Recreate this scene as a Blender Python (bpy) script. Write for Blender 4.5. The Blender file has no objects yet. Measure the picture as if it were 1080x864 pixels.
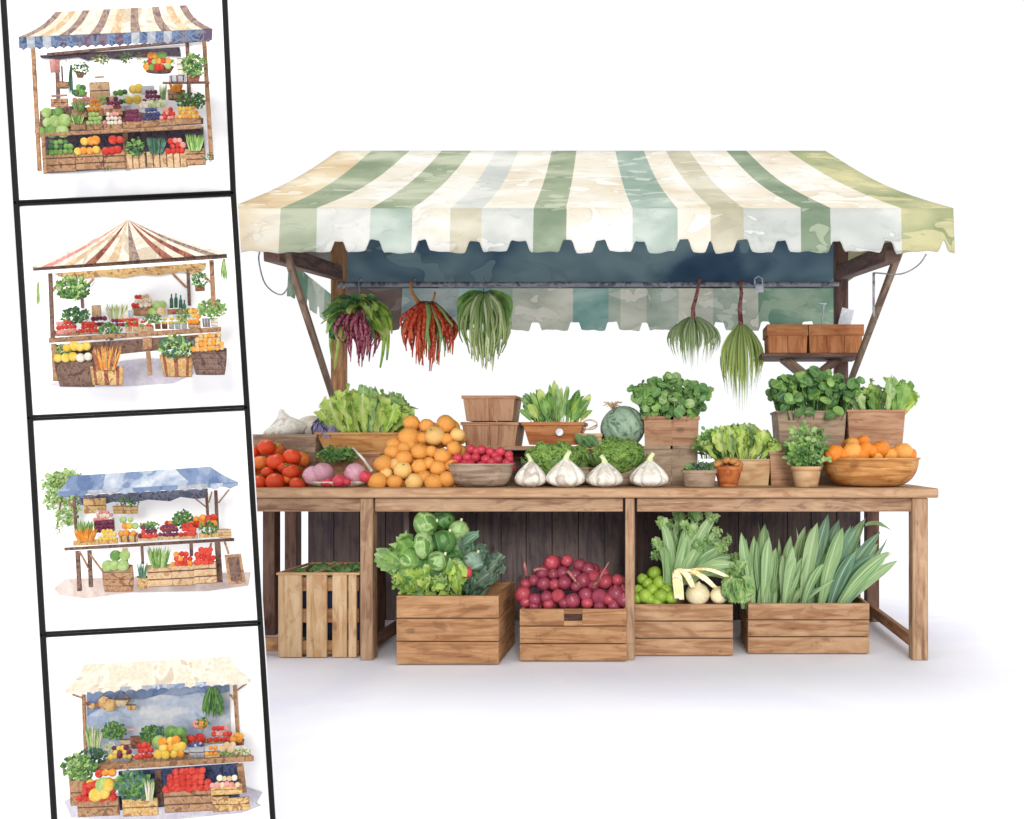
import bpy, math, random
from mathutils import Vector, Matrix, noise
R = random.Random(7)
scene = bpy.context.scene
C = scene.collection
PI = math.pi
# ---------------------------------------------------------------- measuring: photograph pixel + depth -> place
VX, VY, F, CD, CH = 700.0, 477.0, 840.0, 4.0, 1.038
def S(y): return F/(CD+y)
def P(px, py, y): s = S(y); return Vector(((px-VX)/s, y, CH-(py-VY)/s))
def X(px, y=0): return (px-VX)/S(y)
def Z(py, y=0): return CH-(py-VY)/S(y)
# ---------------------------------------------------------------- materials
def lin(c): return tuple((v/255/12.92 if v/255 <= .04045 else ((v/255+.055)/1.055)**2.4) for v in c)+(1,)
class NT:
    def __init__(s, name):
        s.m = bpy.data.materials.new(name); s.m.use_nodes = True
        s.t = s.m.node_tree; s.b = s.t.nodes['Principled BSDF']
    def n(s, typ, **kw):
        o = s.t.nodes.new(typ)
        for k, v in kw.items():
            if k in o.inputs: o.inputs[k].default_value = v
            else: setattr(o, k, v)
        return o
    def l(s, a, b): s.t.links.new(a, b)
def ramp(nt, fac, stops, interp='LINEAR'):
    r = nt.n('ShaderNodeValToRGB'); nt.l(fac, r.inputs['Fac']); r.color_ramp.interpolation = interp
    e = r.color_ramp.elements
    while len(e) < len(stops): e.new(.5)
    for i, (p, c) in enumerate(stops): e[i].position = p; e[i].color = c
    return r.outputs['Color']
def mixc(nt, fac, a, b, mode='MIX'):
    m = nt.n('ShaderNodeMix', data_type='RGBA', blend_type=mode)
    for sock, val in ((m.inputs[0], fac), (m.inputs[6], a), (m.inputs[7], b)):
        if hasattr(val, 'links'): nt.l(val, sock)
        else: sock.default_value = val
    return m.outputs[2]
def coords(nt, scale=(1,1,1), uv=False):
    tc = nt.n('ShaderNodeTexCoord'); oi = nt.n('ShaderNodeObjectInfo')
    mp = nt.n('ShaderNodeMapping'); mp.inputs['Scale'].default_value = scale
    sc = nt.n('ShaderNodeVectorMath', operation='SCALE'); sc.inputs[0].default_value = (13,7,11); nt.l(oi.outputs['Random'], sc.inputs['Scale'])
    nt.l(tc.outputs['UV' if uv else 'Object'], mp.inputs['Vector'])
    ad = nt.n('ShaderNodeVectorMath', operation='ADD'); nt.l(mp.outputs[0], ad.inputs[0]); nt.l(sc.outputs[0], ad.inputs[1])
    return ad.outputs[0], oi.outputs['Random']
def washed(name, cols, scale=6, hard=.08, rough=.75, bump=.0, transl=0, rnd=.12, sheen=0, sss=0):
    """pigment that pools in soft-edged patches of a few related tones"""
    nt = NT(name); v, rv = coords(nt)
    n1 = nt.n('ShaderNodeTexNoise', Scale=scale, Detail=3.0, Roughness=.5, Distortion=1.2); nt.l(v, n1.inputs['Vector'])
    k = len(cols); st = []
    for i, c in enumerate(cols):
        a = .32+.36*i/k; b = .32+.36*(i+1)/k
        st += [(a+hard*.36/k*4, lin(c)), (max(b-hard*.2, a+.01), lin(c))]
    st = sorted(st, key=lambda q: q[0])
    col = ramp(nt, n1.outputs['Fac'], st)
    n2 = nt.n('ShaderNodeTexNoise', Scale=scale*9, Detail=4.0); nt.l(v, n2.inputs['Vector'])
    g = ramp(nt, n2.outputs['Fac'], [(.3,(.8,.8,.8,1)),(.7,(1.08,1.08,1.08,1))])
    col = mixc(nt, .8, col, g, 'MULTIPLY')
    hs = nt.n('ShaderNodeHueSaturation'); nt.l(col, hs.inputs['Color'])
    mr = nt.n('ShaderNodeMapRange'); nt.l(rv, mr.inputs['Value']); mr.inputs['To Min'].default_value = 1-rnd; mr.inputs['To Max'].default_value = 1+rnd
    nt.l(mr.outputs[0], hs.inputs['Value'])
    nt.l(hs.outputs[0], nt.b.inputs['Base Color'])
    nt.b.inputs['Roughness'].default_value = rough
    nt.b.inputs['Specular IOR Level'].default_value = .35
    if bump:
        bp = nt.n('ShaderNodeBump', Strength=bump, Distance=.01); nt.l(n2.outputs['Fac'], bp.inputs['Height']); nt.l(bp.outputs[0], nt.b.inputs['Normal'])
    if transl:
        tr = nt.n('ShaderNodeBsdfTranslucent'); nt.l(hs.outputs[0], tr.inputs['Color'])
        ms = nt.n('ShaderNodeMixShader'); ms.inputs[0].default_value = transl
        out = nt.t.nodes['Material Output']; nt.l(nt.b.outputs[0], ms.inputs[1]); nt.l(tr.outputs[0], ms.inputs[2]); nt.l(ms.outputs[0], out.inputs['Surface'])
    return nt.m
def wood(name, base, light, dark, stain=None, rough=.7):
    wm_=(.90,.875,.83); base,light,dark=[tuple(c*k for c,k in zip(q,wm_)) for q in (base,light,dark)]; stain=tuple(c*k for c,k in zip(stain,wm_)) if stain else None
    nt = NT(name); v, rv = coords(nt, (1,1,1), True)
    st = nt.n('ShaderNodeMapping'); st.inputs['Scale'].default_value = (2.2, 26, 1); nt.l(v, st.inputs['Vector'])
    g = nt.n('ShaderNodeTexNoise', Scale=1.0, Detail=5.0, Roughness=.6, Distortion=1.4); nt.l(st.outputs[0], g.inputs['Vector'])
    col = ramp(nt, g.outputs['Fac'], [(.28,lin(dark)),(.45,lin(base)),(.58,lin(light)),(.75,lin(base))])
    s2 = nt.n('ShaderNodeMapping'); s2.inputs['Scale'].default_value = (3, 7, 1); nt.l(v, s2.inputs['Vector'])
    w = nt.n('ShaderNodeTexNoise', Scale=1.3, Detail=2.0, Distortion=1.8); nt.l(s2.outputs[0], w.inputs['Vector'])
    wash = ramp(nt, w.outputs['Fac'], [(.36,(0,0,0,1)),(.42,(.55,.55,.55,1)),(.55,(.65,.65,.65,1)),(.66,(1,1,1,1))])
    col = mixc(nt, wash, mixc(nt, .7, col, lin(stain or dark)), col)
    s4 = nt.n('ShaderNodeMapping'); s4.inputs['Scale'].default_value = (2.0, 5, 1); s4.inputs['Location'].default_value=(5,3,0); nt.l(v, s4.inputs['Vector'])
    w4 = nt.n('ShaderNodeTexNoise', Scale=1.6, Detail=2.0, Distortion=1.2); nt.l(s4.outputs[0], w4.inputs['Vector'])
    lt = ramp(nt, w4.outputs['Fac'], [(.53,(0,0,0,1)),(.58,(.35,.35,.35,1)),(.7,(.55,.55,.55,1))])
    col = mixc(nt, lt, col, lin(light))
    gr = nt.n('ShaderNodeTexNoise', Scale=14.0, Detail=4.0, Roughness=.7); nt.l(v, gr.inputs['Vector'])
    gk = ramp(nt, gr.outputs['Fac'], [(.30,(.62,.58,.58,1)),(.40,(1,1,1,1))]); col = mixc(nt, .7, col, gk, 'MULTIPLY')
    s3 = nt.n('ShaderNodeMapping'); s3.inputs['Scale'].default_value = (6, 10, 1); nt.l(v, s3.inputs['Vector'])
    kn = nt.n('ShaderNodeTexVoronoi', Scale=.55, feature='F1'); nt.l(s3.outputs[0], kn.inputs['Vector'])
    kr = ramp(nt, kn.outputs['Distance'], [(.05,(.35,.35,.35,1)),(.10,(1,1,1,1))])
    col = mixc(nt, .6, col, kr, 'MULTIPLY')
    nt.l(col, nt.b.inputs['Base Color']); nt.b.inputs['Roughness'].default_value = rough; nt.b.inputs['Specular IOR Level'].default_value = .3
    bp = nt.n('ShaderNodeBump', Strength=.35, Distance=.004); nt.l(g.outputs['Fac'], bp.inputs['Height']); nt.l(bp.outputs[0], nt.b.inputs['Normal'])
    return nt.m
def leafm(name, light, mid, dark, rib=None, transl=.3, streak=False):
    """leaf: U runs base to tip, V across; lighter rib and edge veins, blotches of the three greens"""
    nt = NT(name); tc = nt.n('ShaderNodeTexCoord'); sp = nt.n('ShaderNodeSeparateXYZ'); nt.l(tc.outputs['UV'], sp.inputs[0])
    n1 = nt.n('ShaderNodeTexNoise', Scale=1.0 if streak else 15.0, Detail=3.0, Distortion=.3)
    if streak:
        mp = nt.n('ShaderNodeMapping'); mp.inputs['Scale'].default_value=(1.7,11,1); nt.l(tc.outputs['UV'], mp.inputs['Vector']); nt.l(mp.outputs[0], n1.inputs['Vector'])
    else: nt.l(tc.outputs['Object'], n1.inputs['Vector'])
    col = ramp(nt, n1.outputs['Fac'], [(.30,lin(dark)),(.42,lin(dark)),(.50,lin(mid)),(.55,lin(mid)),(.64,lin(light)),(.8,lin(light))])
    wn = nt.n('ShaderNodeTexWhiteNoise', noise_dimensions='1D'); fl = nt.n('ShaderNodeMath', operation='FLOOR'); nt.l(sp.outputs['X'], fl.inputs[0]); nt.l(fl.outputs[0], wn.inputs['W'])
    col = mixc(nt, wn.outputs['Value'], col, mixc(nt, .6, col, lin(light)))
    a = nt.n('ShaderNodeMath', operation='SUBTRACT'); nt.l(sp.outputs['Y'], a.inputs[0]); a.inputs[1].default_value = .5
    b = nt.n('ShaderNodeMath', operation='ABSOLUTE'); nt.l(a.outputs[0], b.inputs[0])
    f = ramp(nt, b.outputs[0], [(.02,(.8,.8,.8,1)),(.08,(0,0,0,1))])
    col = mixc(nt, f, col, lin(rib or light))
    nt.l(col, nt.b.inputs['Base Color']); nt.b.inputs['Roughness'].default_value = .5; nt.b.inputs['Specular IOR Level'].default_value = .3
    tr = nt.n('ShaderNodeBsdfTranslucent'); nt.l(col, tr.inputs['Color'])
    ms = nt.n('ShaderNodeMixShader'); ms.inputs[0].default_value = transl
    out = nt.t.nodes['Material Output']; nt.l(nt.b.outputs[0], ms.inputs[1]); nt.l(tr.outputs[0], ms.inputs[2]); nt.l(ms.outputs[0], out.inputs['Surface'])
    return nt.m
def cloth(name, tones, transl=.25, scale=2.4):
    """dyed canvas: a soft uneven dye, scattered hard-edged pale patches with a dried rim, fine weave"""
    nt = NT(name); v, rv = coords(nt,(1,.7,1.6))
    n1 = nt.n('ShaderNodeTexNoise', Scale=scale*.8, Detail=3.0, Roughness=.55, Distortion=.4); nt.l(v, n1.inputs['Vector'])
    col = ramp(nt, n1.outputs['Fac'], [(.34,lin(tones[0])),(.50,lin(tones[1])),(.64,lin(tones[-1]))])
    mp = nt.n('ShaderNodeMapping'); mp.inputs['Scale'].default_value=(1,1.9,1.3); mp.inputs['Rotation'].default_value=(0,.3,.6); nt.l(v, mp.inputs['Vector'])
    n4 = nt.n('ShaderNodeTexNoise', Scale=scale*1.5, Detail=2.5, Roughness=.55, Distortion=.9); nt.l(mp.outputs[0], n4.inputs['Vector'])
    k = ramp(nt, n4.outputs['Fac'], [(.585,(0,0,0,1)),(.598,(1,1,1,1))])
    rim = ramp(nt, n4.outputs['Fac'], [(.565,(1,1,1,1)),(.583,(.86,.86,.86,1)),(.59,(1,1,1,1))])
    col = mixc(nt, 1.0, col, rim, 'MULTIPLY')
    col = mixc(nt, k, col, mixc(nt, .75, col, lin(tones[2])))
    n5 = nt.n('ShaderNodeTexNoise', Scale=scale*3.2, Detail=3.0, Distortion=.6); nt.l(mp.outputs[0], n5.inputs['Vector'])
    k5 = ramp(nt, n5.outputs['Fac'], [(.35,(.86,.87,.88,1)),(.41,(.97,.97,.97,1)),(.6,(1,1,1,1))]); col = mixc(nt, .8, col, k5, 'MULTIPLY')
    n3 = nt.n('ShaderNodeTexNoise', Scale=240.0, Detail=2.0); nt.l(v, n3.inputs['Vector'])
    g3 = ramp(nt, n3.outputs['Fac'], [(.3,(.9,.9,.9,1)),(.7,(1,1,1,1))]); col = mixc(nt, 1.0, col, g3, 'MULTIPLY')
    nt.l(col, nt.b.inputs['Base Color']); nt.b.inputs['Roughness'].default_value = .9; nt.b.inputs['Specular IOR Level'].default_value = .1
    bp = nt.n('ShaderNodeBump', Strength=.25, Distance=.004); nt.l(n5.outputs['Fac'], bp.inputs['Height']); nt.l(bp.outputs[0], nt.b.inputs['Normal'])
    if transl:
        tr = nt.n('ShaderNodeBsdfTranslucent'); nt.l(col, tr.inputs['Color'])
        ms = nt.n('ShaderNodeMixShader'); ms.inputs[0].default_value = transl
        out = nt.t.nodes['Material Output']; nt.l(nt.b.outputs[0], ms.inputs[1]); nt.l(tr.outputs[0], ms.inputs[2]); nt.l(ms.outputs[0], out.inputs['Surface'])
    return nt.m
def plain(name, c, rough=.8):
    nt = NT(name); nt.b.inputs['Base Color'].default_value = lin(c); nt.b.inputs['Roughness'].default_value = rough; nt.b.inputs['Specular IOR Level'].default_value = .2
    return nt.m
def smooth(pts, k=5):
    q=[Vector(p) for p in pts]; out=[]
    for i in range(len(q)-1):
        a,b,c,d=q[max(i-1,0)],q[i],q[i+1],q[min(i+2,len(q)-1)]
        for j in range(k):
            t=j/k; out.append(.5*((2*b)+(c-a)*t+(2*a-5*b+4*c-d)*t*t+(3*b-a-3*c+d)*t**3))
    return out+[q[-1]]
M = {}
M['counter'] = wood('counter_wood', (188,150,118), (214,182,150), (140,98,68), (150,108,80))
M['crate'] = wood('crate_wood', (178,130,92), (208,166,126), (126,82,54), (140,96,64))
M['crate2'] = wood('crate_wood_pale', (182,140,106), (208,174,142), (130,90,64), (150,106,76))
M['slat'] = wood('slat_wood', (220,184,142), (238,214,180), (176,130,88), (198,150,104))
M['leg'] = wood('leg_wood', (176,140,112), (206,176,148), (112,80,62), (130,98,80))
M['darkw'] = wood('dark_wood', (112,82,72), (140,110,96), (70,50,48), (78,58,58))
M['beam'] = wood('beam_wood', (104,78,72), (136,108,98), (58,44,48), (74,58,62))
M['strut'] = wood('strut_wood', (142,120,106), (174,154,138), (92,74,66))
M['panel'] = wood('panel_wood', (128,116,124), (156,142,142), (92,82,94), (104,94,110))
M['panel_dark'] = wood('panel_wood_dark', (106,92,98), (132,116,114), (74,66,78), (84,76,92))
M['basket'] = wood('basket_chip', (186,142,114), (208,170,142), (136,94,70), (158,112,84))
M['basket2'] = wood('basket_grey', (172,150,132), (200,180,160), (120,98,84), (138,114,98))
M['basket3'] = wood('basket_orange', (192,122,74), (214,152,104), (142,80,44), (160,94,54))
M['bowl'] = wood('bowl_wood', (200,142,80), (226,178,118), (142,86,44), (170,104,52))
M['bowlg'] = wood('bowl_grey', (168,146,130), (206,190,174), (104,84,74), (126,104,92))
M['terra'] = washed('terracotta', [(188,112,60),(168,88,44),(204,136,84)], 8)
M['metal'] = washed('grey_metal', [(120,118,124),(150,148,152),(92,92,100)], 10, rough=.45)
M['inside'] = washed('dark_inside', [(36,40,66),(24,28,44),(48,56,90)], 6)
M['tomato'] = washed('tomato_skin', [(214,62,28),(232,92,44),(196,44,26)], 14, rough=.35)
M['tomato2'] = washed('tomato_skin_orange', [(232,110,40),(240,142,70),(214,84,30)], 14, rough=.35)
M['orange'] = washed('orange_skin', [(232,154,60),(244,186,104),(216,128,40),(240,168,78)], 16, rough=.5, bump=.3)
M['orange2'] = washed('orange_skin_yellow', [(236,184,96),(244,208,140),(226,160,66)], 18, rough=.5, bump=.3)
M['orange3'] = washed('orange_skin_deep', [(240,122,24),(246,158,56),(228,96,18)], 16, rough=.5, bump=.3)
M['berry'] = washed('radish_skin', [(196,42,62),(216,84,100),(168,26,46)], 30, rough=.3)
M['onion'] = washed('red_onion_skin', [(140,50,72),(170,80,98),(112,30,52),(150,58,74)], 16, rough=.3)
M['onion2'] = washed('red_onion_skin_bright', [(168,48,62),(190,88,100),(140,34,50)], 16, rough=.3)
M['pinkonion'] = washed('pink_onion_skin', [(222,176,188),(190,92,124),(232,204,210),(206,130,156)], 20, rough=.35)
M['garlic'] = washed('garlic_skin', [(210,202,188),(224,220,210),(190,178,164)], 9, rough=.5)
M['whiteonion'] = washed('white_onion_skin', [(238,220,166),(246,236,206),(226,200,140)], 12, rough=.35)
M['lime'] = washed('lime_skin', [(140,176,48),(170,200,84),(108,150,36)], 16, rough=.35)
M['melon'] = washed('melon_skin', [(120,160,84),(164,194,128),(92,134,66)], 12, rough=.45)
M['melond'] = washed('melon_skin_dark', [(66,108,54),(96,140,76),(48,84,44)], 12, rough=.45)
M['gourd'] = washed('gourd_skin', [(120,148,126),(154,176,152),(90,120,100)], 10, rough=.5)
M['purple'] = washed('purple_cabbage', [(104,98,134),(142,136,166),(76,70,108)], 16, rough=.5)
M['cream'] = washed('cream_gourd', [(214,202,184),(232,224,210),(190,174,156)], 10)
M['broc'] = washed('broccoli_florets', [(104,142,62),(150,182,92),(66,106,46)], 34, rough=.9, bump=.8)
M['stalk'] = washed('pale_stalk', [(206,214,162),(216,222,178)], 8)
M['twig'] = washed('reddish_stem', [(150,88,84),(176,120,110),(112,66,62)], 20)
M['chili'] = washed('dried_chili', [(206,66,40),(224,110,74),(170,38,28),(214,84,52)], 18, rough=.4)
M['purplestrand'] = washed('purple_strand', [(150,56,84),(196,120,134),(120,36,64)], 18)
M['bean'] = leafm('green_bean', (190,206,140), (146,178,98), (104,146,72), transl=.1, streak=True)
M['herb'] = leafm('hung_herb', (206,214,140), (176,196,104), (136,166,80), transl=.2, streak=True)
M['herbg'] = leafm('hung_herb_grey', (200,212,168), (166,188,132), (126,156,100), transl=.2, streak=True)
M['lettuce'] = leafm('lettuce_leaf', (216,230,140), (178,210,92), (130,178,70), (226,232,180))
M['lettuce2'] = leafm('lettuce_leaf_cool', (190,214,152), (148,186,108), (100,150,84), (210,222,180))
M['green'] = leafm('green_leaf', (166,204,114), (118,166,82), (74,124,62), (170,200,130))
M['dgreen'] = leafm('dark_green_leaf', (136,178,108), (90,138,78), (52,94,58), (150,180,130))
M['leek'] = leafm('leek_leaf', (184,208,156), (150,184,126), (106,150,96), (206,224,184), .25, streak=True)
M['leekd'] = leafm('leek_leaf_blue', (146,178,148), (112,150,120), (74,114,94), (180,206,176), .2, streak=True)
M['artich'] = leafm('grey_green_leaf', (146,166,140), (100,126,106), (62,88,78), (176,190,164))
M['white'] = washed('white_paper', [(222,226,232),(236,238,242),(206,212,222)], 6)
M['twine'] = washed('pale_twine', [(214,176,130),(226,196,156)], 10)
# ---------------------------------------------------------------- mesh collecting
class MB:
    def __init__(s): s.v=[]; s.f=[]; s.mi=[]; s.uv=[]
    def add(s, vs, fs, mi=0, uvs=None):
        o = len(s.v); s.v += [Vector(p) for p in vs]
        s.uv += (uvs if uvs else [(0,0)]*len(vs))
        for f in fs: s.f.append([i+o for i in f]); s.mi.append(mi)
        return s
    def box(s, c, d, rot=None, mi=0, bev=.0):
        """box with grain running along its longest side"""
        c = Vector(c); hx,hy,hz = d[0]/2,d[1]/2,d[2]/2; j = (R.uniform(0,9), R.uniform(0,9))
        ax = max(range(3), key=lambda i: d[i])
        b = min(bev, min(d)*.3)
        rm = rot.to_3x3() if rot is not None else None
        vs=[]; uvs=[]; fs=[]
        def put(p, na):
            p = Vector(p); oth = [i for i in range(3) if i != ax]
            if na == ax: u, v = p[oth[0]], p[oth[1]]
            else: u = p[ax]; v = p[[i for i in oth if i != na][0]] + (.3 if na == oth[0] else 0)
            q = rm @ p if rm is not None else p
            vs.append(c+q); uvs.append((u+j[0], v+j[1])); return len(vs)-1
        for na in range(3):
            for sg in (-1,1):
                a, e = [i for i in range(3) if i != na]
                h = [hx,hy,hz]; ids=[]
                for (sa, se) in ((-1,-1),(1,-1),(1,1),(-1,1)):
                    p=[0,0,0]; p[na]=sg*h[na]; p[a]=sa*(h[a]-b); p[e]=se*(h[e]-b); ids.append(put(p, na))
                flip = (sg>0) == (na==1)
                fs.append(ids[::-1] if flip else ids)
        if b > 0:   # chamfers: 12 edges + 8 corners, from face corners
            def vid(na, sg, other):  # other: dict axis->sign
                a, e = [i for i in range(3) if i != na]
                order = ((-1,-1),(1,-1),(1,1),(-1,1))
                return (na*2+(0 if sg<0 else 1))*4+order.index((other[a], other[e]))
            for k in range(3):
                a, e = [i for i in range(3) if i != k]
                for sa in (-1,1):
                    for se in (-1,1):
                        q=[vid(a,sa,{e:se,k:-1}), vid(a,sa,{e:se,k:1}), vid(e,se,{a:sa,k:1}), vid(e,se,{a:sa,k:-1})]
                        if (sa*se > 0) != (k==1): q=q[::-1]
                        fs.append(q)
            for sx in (-1,1):
                for sy in (-1,1):
                    for sz in (-1,1):
                        fs.append([vid(0,sx,{1:sy,2:sz}), vid(1,sy,{0:sx,2:sz}), vid(2,sz,{0:sx,1:sy})])
        return s.add(vs, fs, mi, uvs)
    def beam(s, a, b, w, h, mi=0, bev=.003, up=(0,0,1)):
        a=Vector(a); b=Vector(b); d=b-a; L=d.length; x=d.normalized(); u=Vector(up)
        if abs(x.dot(u))>.98: u=Vector((0,1,0))
        y=u.cross(x).normalized(); z=x.cross(y)
        m=Matrix((x,y,z)).transposed()
        return s.box((a+b)/2, (L,w,h), m, mi, bev)
    def tube(s, pts, rads, n=8, mi=0, cap=True, flat=1.0):
        pts=[Vector(p) for p in pts]; N=len(pts)
        if not hasattr(rads,'__len__'): rads=[rads]*N
        vs=[];uv=[];prev=None; L=0; j=R.uniform(0,9)
        for i,p in enumerate(pts):
            t=(pts[min(i+1,N-1)]-pts[max(i-1,0)]).normalized()
            if prev is None:
                u=Vector((0,0,1)) if abs(t.z)<.9 else Vector((0,1,0))
                x=t.cross(u).normalized()
            else: x=(prev-t*prev.dot(t)).normalized()
            prev=x; y=t.cross(x)
            if i: L+=(p-pts[i-1]).length
            for k in range(n):
                a=2*PI*k/n; vs.append(p+(x*math.cos(a)+y*math.sin(a)*flat)*rads[i]); uv.append((L+j,k/n*.1+j))
        fs=[[i*n+k,i*n+(k+1)%n,(i+1)*n+(k+1)%n,(i+1)*n+k] for i in range(N-1) for k in range(n)]
        if cap: fs.append(list(range(n))[::-1]); fs.append([(N-1)*n+k for k in range(n)])
        return s.add(vs,fs,mi,uv)
    def lathe(s, c, prof, n=24, sx=1, sy=1, mi=0, lobes=0, amp=0, close=True, tilt=None):
        c=Vector(c); vs=[];uv=[]; j=R.uniform(0,9)
        for (r,z) in prof:
            for k in range(n):
                a=2*PI*k/n; q=1+(amp*abs(math.sin(a*lobes/2))-amp*.5 if lobes else 0)
                p=Vector((r*q*math.cos(a)*sx, r*q*math.sin(a)*sy, z))
                if tilt is not None: p=tilt@p
                vs.append(c+p); uv.append((a*max(.02,prof[len(prof)//2][0])+j, z+j))
        N=len(prof); fs=[[i*n+k,i*n+(k+1)%n,(i+1)*n+(k+1)%n,(i+1)*n+k] for i in range(N-1) for k in range(n)]
        if close: fs.append(list(range(n))[::-1]); fs.append([(N-1)*n+k for k in range(n)])
        return s.add(vs,fs,mi,uv)
    def ball(s, c, r, sc=(1,1,1), n=12, m=8, mi=0, lump=0, rot=None):
        c=Vector(c); vs=[];uv=[]; sd=Vector((R.uniform(0,50),R.uniform(0,50),R.uniform(0,50)))
        for i in range(m+1):
            th=PI*i/m
            for k in range(n):
                a=2*PI*k/n; d=Vector((math.sin(th)*math.cos(a),math.sin(th)*math.sin(a),math.cos(th)))
                q=1+(lump*noise.noise(d*1.6+sd) if lump else 0)
                p=Vector((d.x*sc[0],d.y*sc[1],d.z*sc[2]))*r*q
                if rot is not None: p=rot@p
                vs.append(c+p); uv.append((k/n,i/m))
        fs=[[i*n+k,(i+1)*n+k,(i+1)*n+(k+1)%n,i*n+(k+1)%n] for i in range(m) for k in range(n)]
        return s.add(vs,fs,mi,uv)
    def leaf(s, p0, p1, p2, w, shape='oval', nrm=(0,-1,.25), ruffle=0, cup=.2, seg=7, mi=0, twist=0, acr=4):
        """leaf blade along the curve p0 p1 p2"""
        p0,p1,p2=Vector(p0),Vector(p1),Vector(p2); nrm=Vector(nrm).normalized(); vs=[];uv=[]
        k=len(s.v)%9973; L=(p2-p0).length; ph=R.uniform(0,6.28)
        if acr>2: acr=acr
        for i in range(seg+1):
            t=i/seg; p=p0*(1-t)**2+p1*2*t*(1-t)+p2*t*t; d=((p1-p0)*(1-t)+(p2-p1)*t)
            if d.length<1e-6: d=p2-p0
            d.normalize(); sd=d.cross(nrm)
            if sd.length<1e-3: sd=d.cross(Vector((1,.3,0)))
            sd.normalize()
            if twist: sd=Matrix.Rotation(twist*t,3,d)@sd
            up=sd.cross(d)
            if shape=='oval': f=math.sin(PI*min(1,(.04+.96*t)))**.8
            elif shape=='spoon': f=.14+.86*math.sin(PI*max(0,(t-.35)/.65))**.6 if t>.35 else .14
            elif shape=='blade': f=(.55+.45*math.sin(PI*min(1,t*1.1)))*(1-t**3.5)
            elif shape=='lettuce': f=.25+.9*math.sin(PI*.5*min(1,t*1.25))*(1-max(0,(t-.8)/.2)**2*.75)
            elif shape=='disc': f=max(.12,1-(2*t-1)**2)**.5
            elif shape=='frill': f=(.2+1.0*math.sin(PI*.5*min(1,t*1.2))**1.5*(1-max(0,(t-.85)/.15)**2*.6))*(1+.16*math.sin(t*40+ph)+.12*math.sin(t*23+ph*2))
            elif shape=='broad': f=(.45+.55*math.sin(PI*.5*min(1,t*1.6)))*(1-max(0,(t-.62)/.38)**2.2)
            elif shape=='strap': f=1-t**5*.8
            else: f=1
            for c in range(acr+1):
                q=(c/acr-.5)*2
                off=sd*(q*w*.5*f)+up*(cup*w*q*q*.5*f)
                if ruffle:
                    e=abs(q)**1.5+.6*max(0,t-.7)/.3
                    off+=up*(ruffle*w*e*math.sin(t*15+q*3.1+ph))+d*(ruffle*w*.7*e*math.cos(t*19+q*5+ph*2))
                vs.append(p+off); uv.append((k+t*.98,c/acr))
        fs=[[i*(acr+1)+c,i*(acr+1)+c+1,(i+1)*(acr+1)+c+1,(i+1)*(acr+1)+c] for i in range(seg) for c in range(acr)]
        return s.add(vs,fs,mi,uv)
    def prism(s, pts, y0, y1, mi=0):
        """outline in the XZ plane given real thickness from y0 to y1"""
        n=len(pts); j=R.uniform(0,9)
        vs=[(p[0],y0,p[1]) for p in pts]+[(p[0],y1,p[1]) for p in pts]
        uv=[(p[0]+j,p[1]+j) for p in pts]*2
        fs=[list(range(n)),[n+k for k in range(n)][::-1]]+[[k,(k+1)%n,n+(k+1)%n,n+k][::-1] for k in range(n)]
        return s.add(vs,fs,mi,uv)
    def mesh(s, name, mats, origin=(0,0,0), smooth=True):
        me=bpy.data.meshes.new(name); o=Vector(origin)
        me.from_pydata([tuple(p-o) for p in s.v],[],s.f)
        ul=me.uv_layers.new(name='UVMap')
        for lp in me.loops: ul.data[lp.index].uv=s.uv[lp.vertex_index]
        for m in (mats if isinstance(mats,(list,tuple)) else [mats]): me.materials.append(m)
        for p,mi in zip(me.polygons,s.mi): p.material_index=mi; p.use_smooth=smooth
        me.update(); return me
    def part(s, name, mats, parent, smooth=True, label=None):
        me=s.mesh(name,mats,WL[parent.name],smooth); o=bpy.data.objects.new(name,me); C.objects.link(o); o.parent=parent; WL[o.name]=WL[parent.name]
        if label: o['label']=label
        return o
    def thing(s, name, mats, loc, label, cat, group=None, smooth=True):
        me=s.mesh(name,mats,loc,smooth); o=bpy.data.objects.new(name,me); C.objects.link(o); o.location=loc; WL[o.name]=Vector(loc)
        o['label']=label; o['category']=cat
        if group: o['group']=group
        return o
WL={}
def empty(name, loc, label, cat, group=None):
    o=bpy.data.objects.new(name,None); C.objects.link(o); o.location=loc; o.empty_display_size=.05; WL[o.name]=Vector(loc)
    o['label']=label; o['category']=cat
    if group: o['group']=group
    return o
def put(name, me, loc, sc, rot, label, cat, group, kids=()):
    o=bpy.data.objects.new(name,me); C.objects.link(o); o.location=loc; o.scale=(sc,)*3 if not hasattr(sc,'__len__') else sc; o.rotation_euler=rot
    o['label']=label; o['category']=cat
    if group: o['group']=group
    for kn,km in kids:
        k=bpy.data.objects.new(kn,km); C.objects.link(k); k.parent=o
    return o
def structure(mb, name, mat, smooth=False):
    me=mb.mesh(name,mat,(0,0,0),smooth); o=bpy.data.objects.new(name,me); C.objects.link(o); o['kind']='structure'; return o
# ================================================================ the setting: a bare white ground
nt = NT('white_ground'); v,_ = coords(nt)
n1 = nt.n('ShaderNodeTexNoise', Scale=.9, Detail=3.0, Distortion=1.5); nt.l(v, n1.inputs['Vector'])
nt.l(ramp(nt, n1.outputs['Fac'], [(.40,(.79,.79,.88,1)),(.46,(.81,.81,.88,1)),(.52,(.83,.83,.89,1)),(.60,(.81,.815,.88,1))]), nt.b.inputs['Base Color'])
nt.b.inputs['Roughness'].default_value=.95; nt.b.inputs['Specular IOR Level'].default_value=0
g=MB(); g.add([(-60,-30,0),(60,-30,0),(60,90,0),(-60,90,0)],[[0,1,2,3]]); structure(g,'ground',nt.m)
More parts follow.
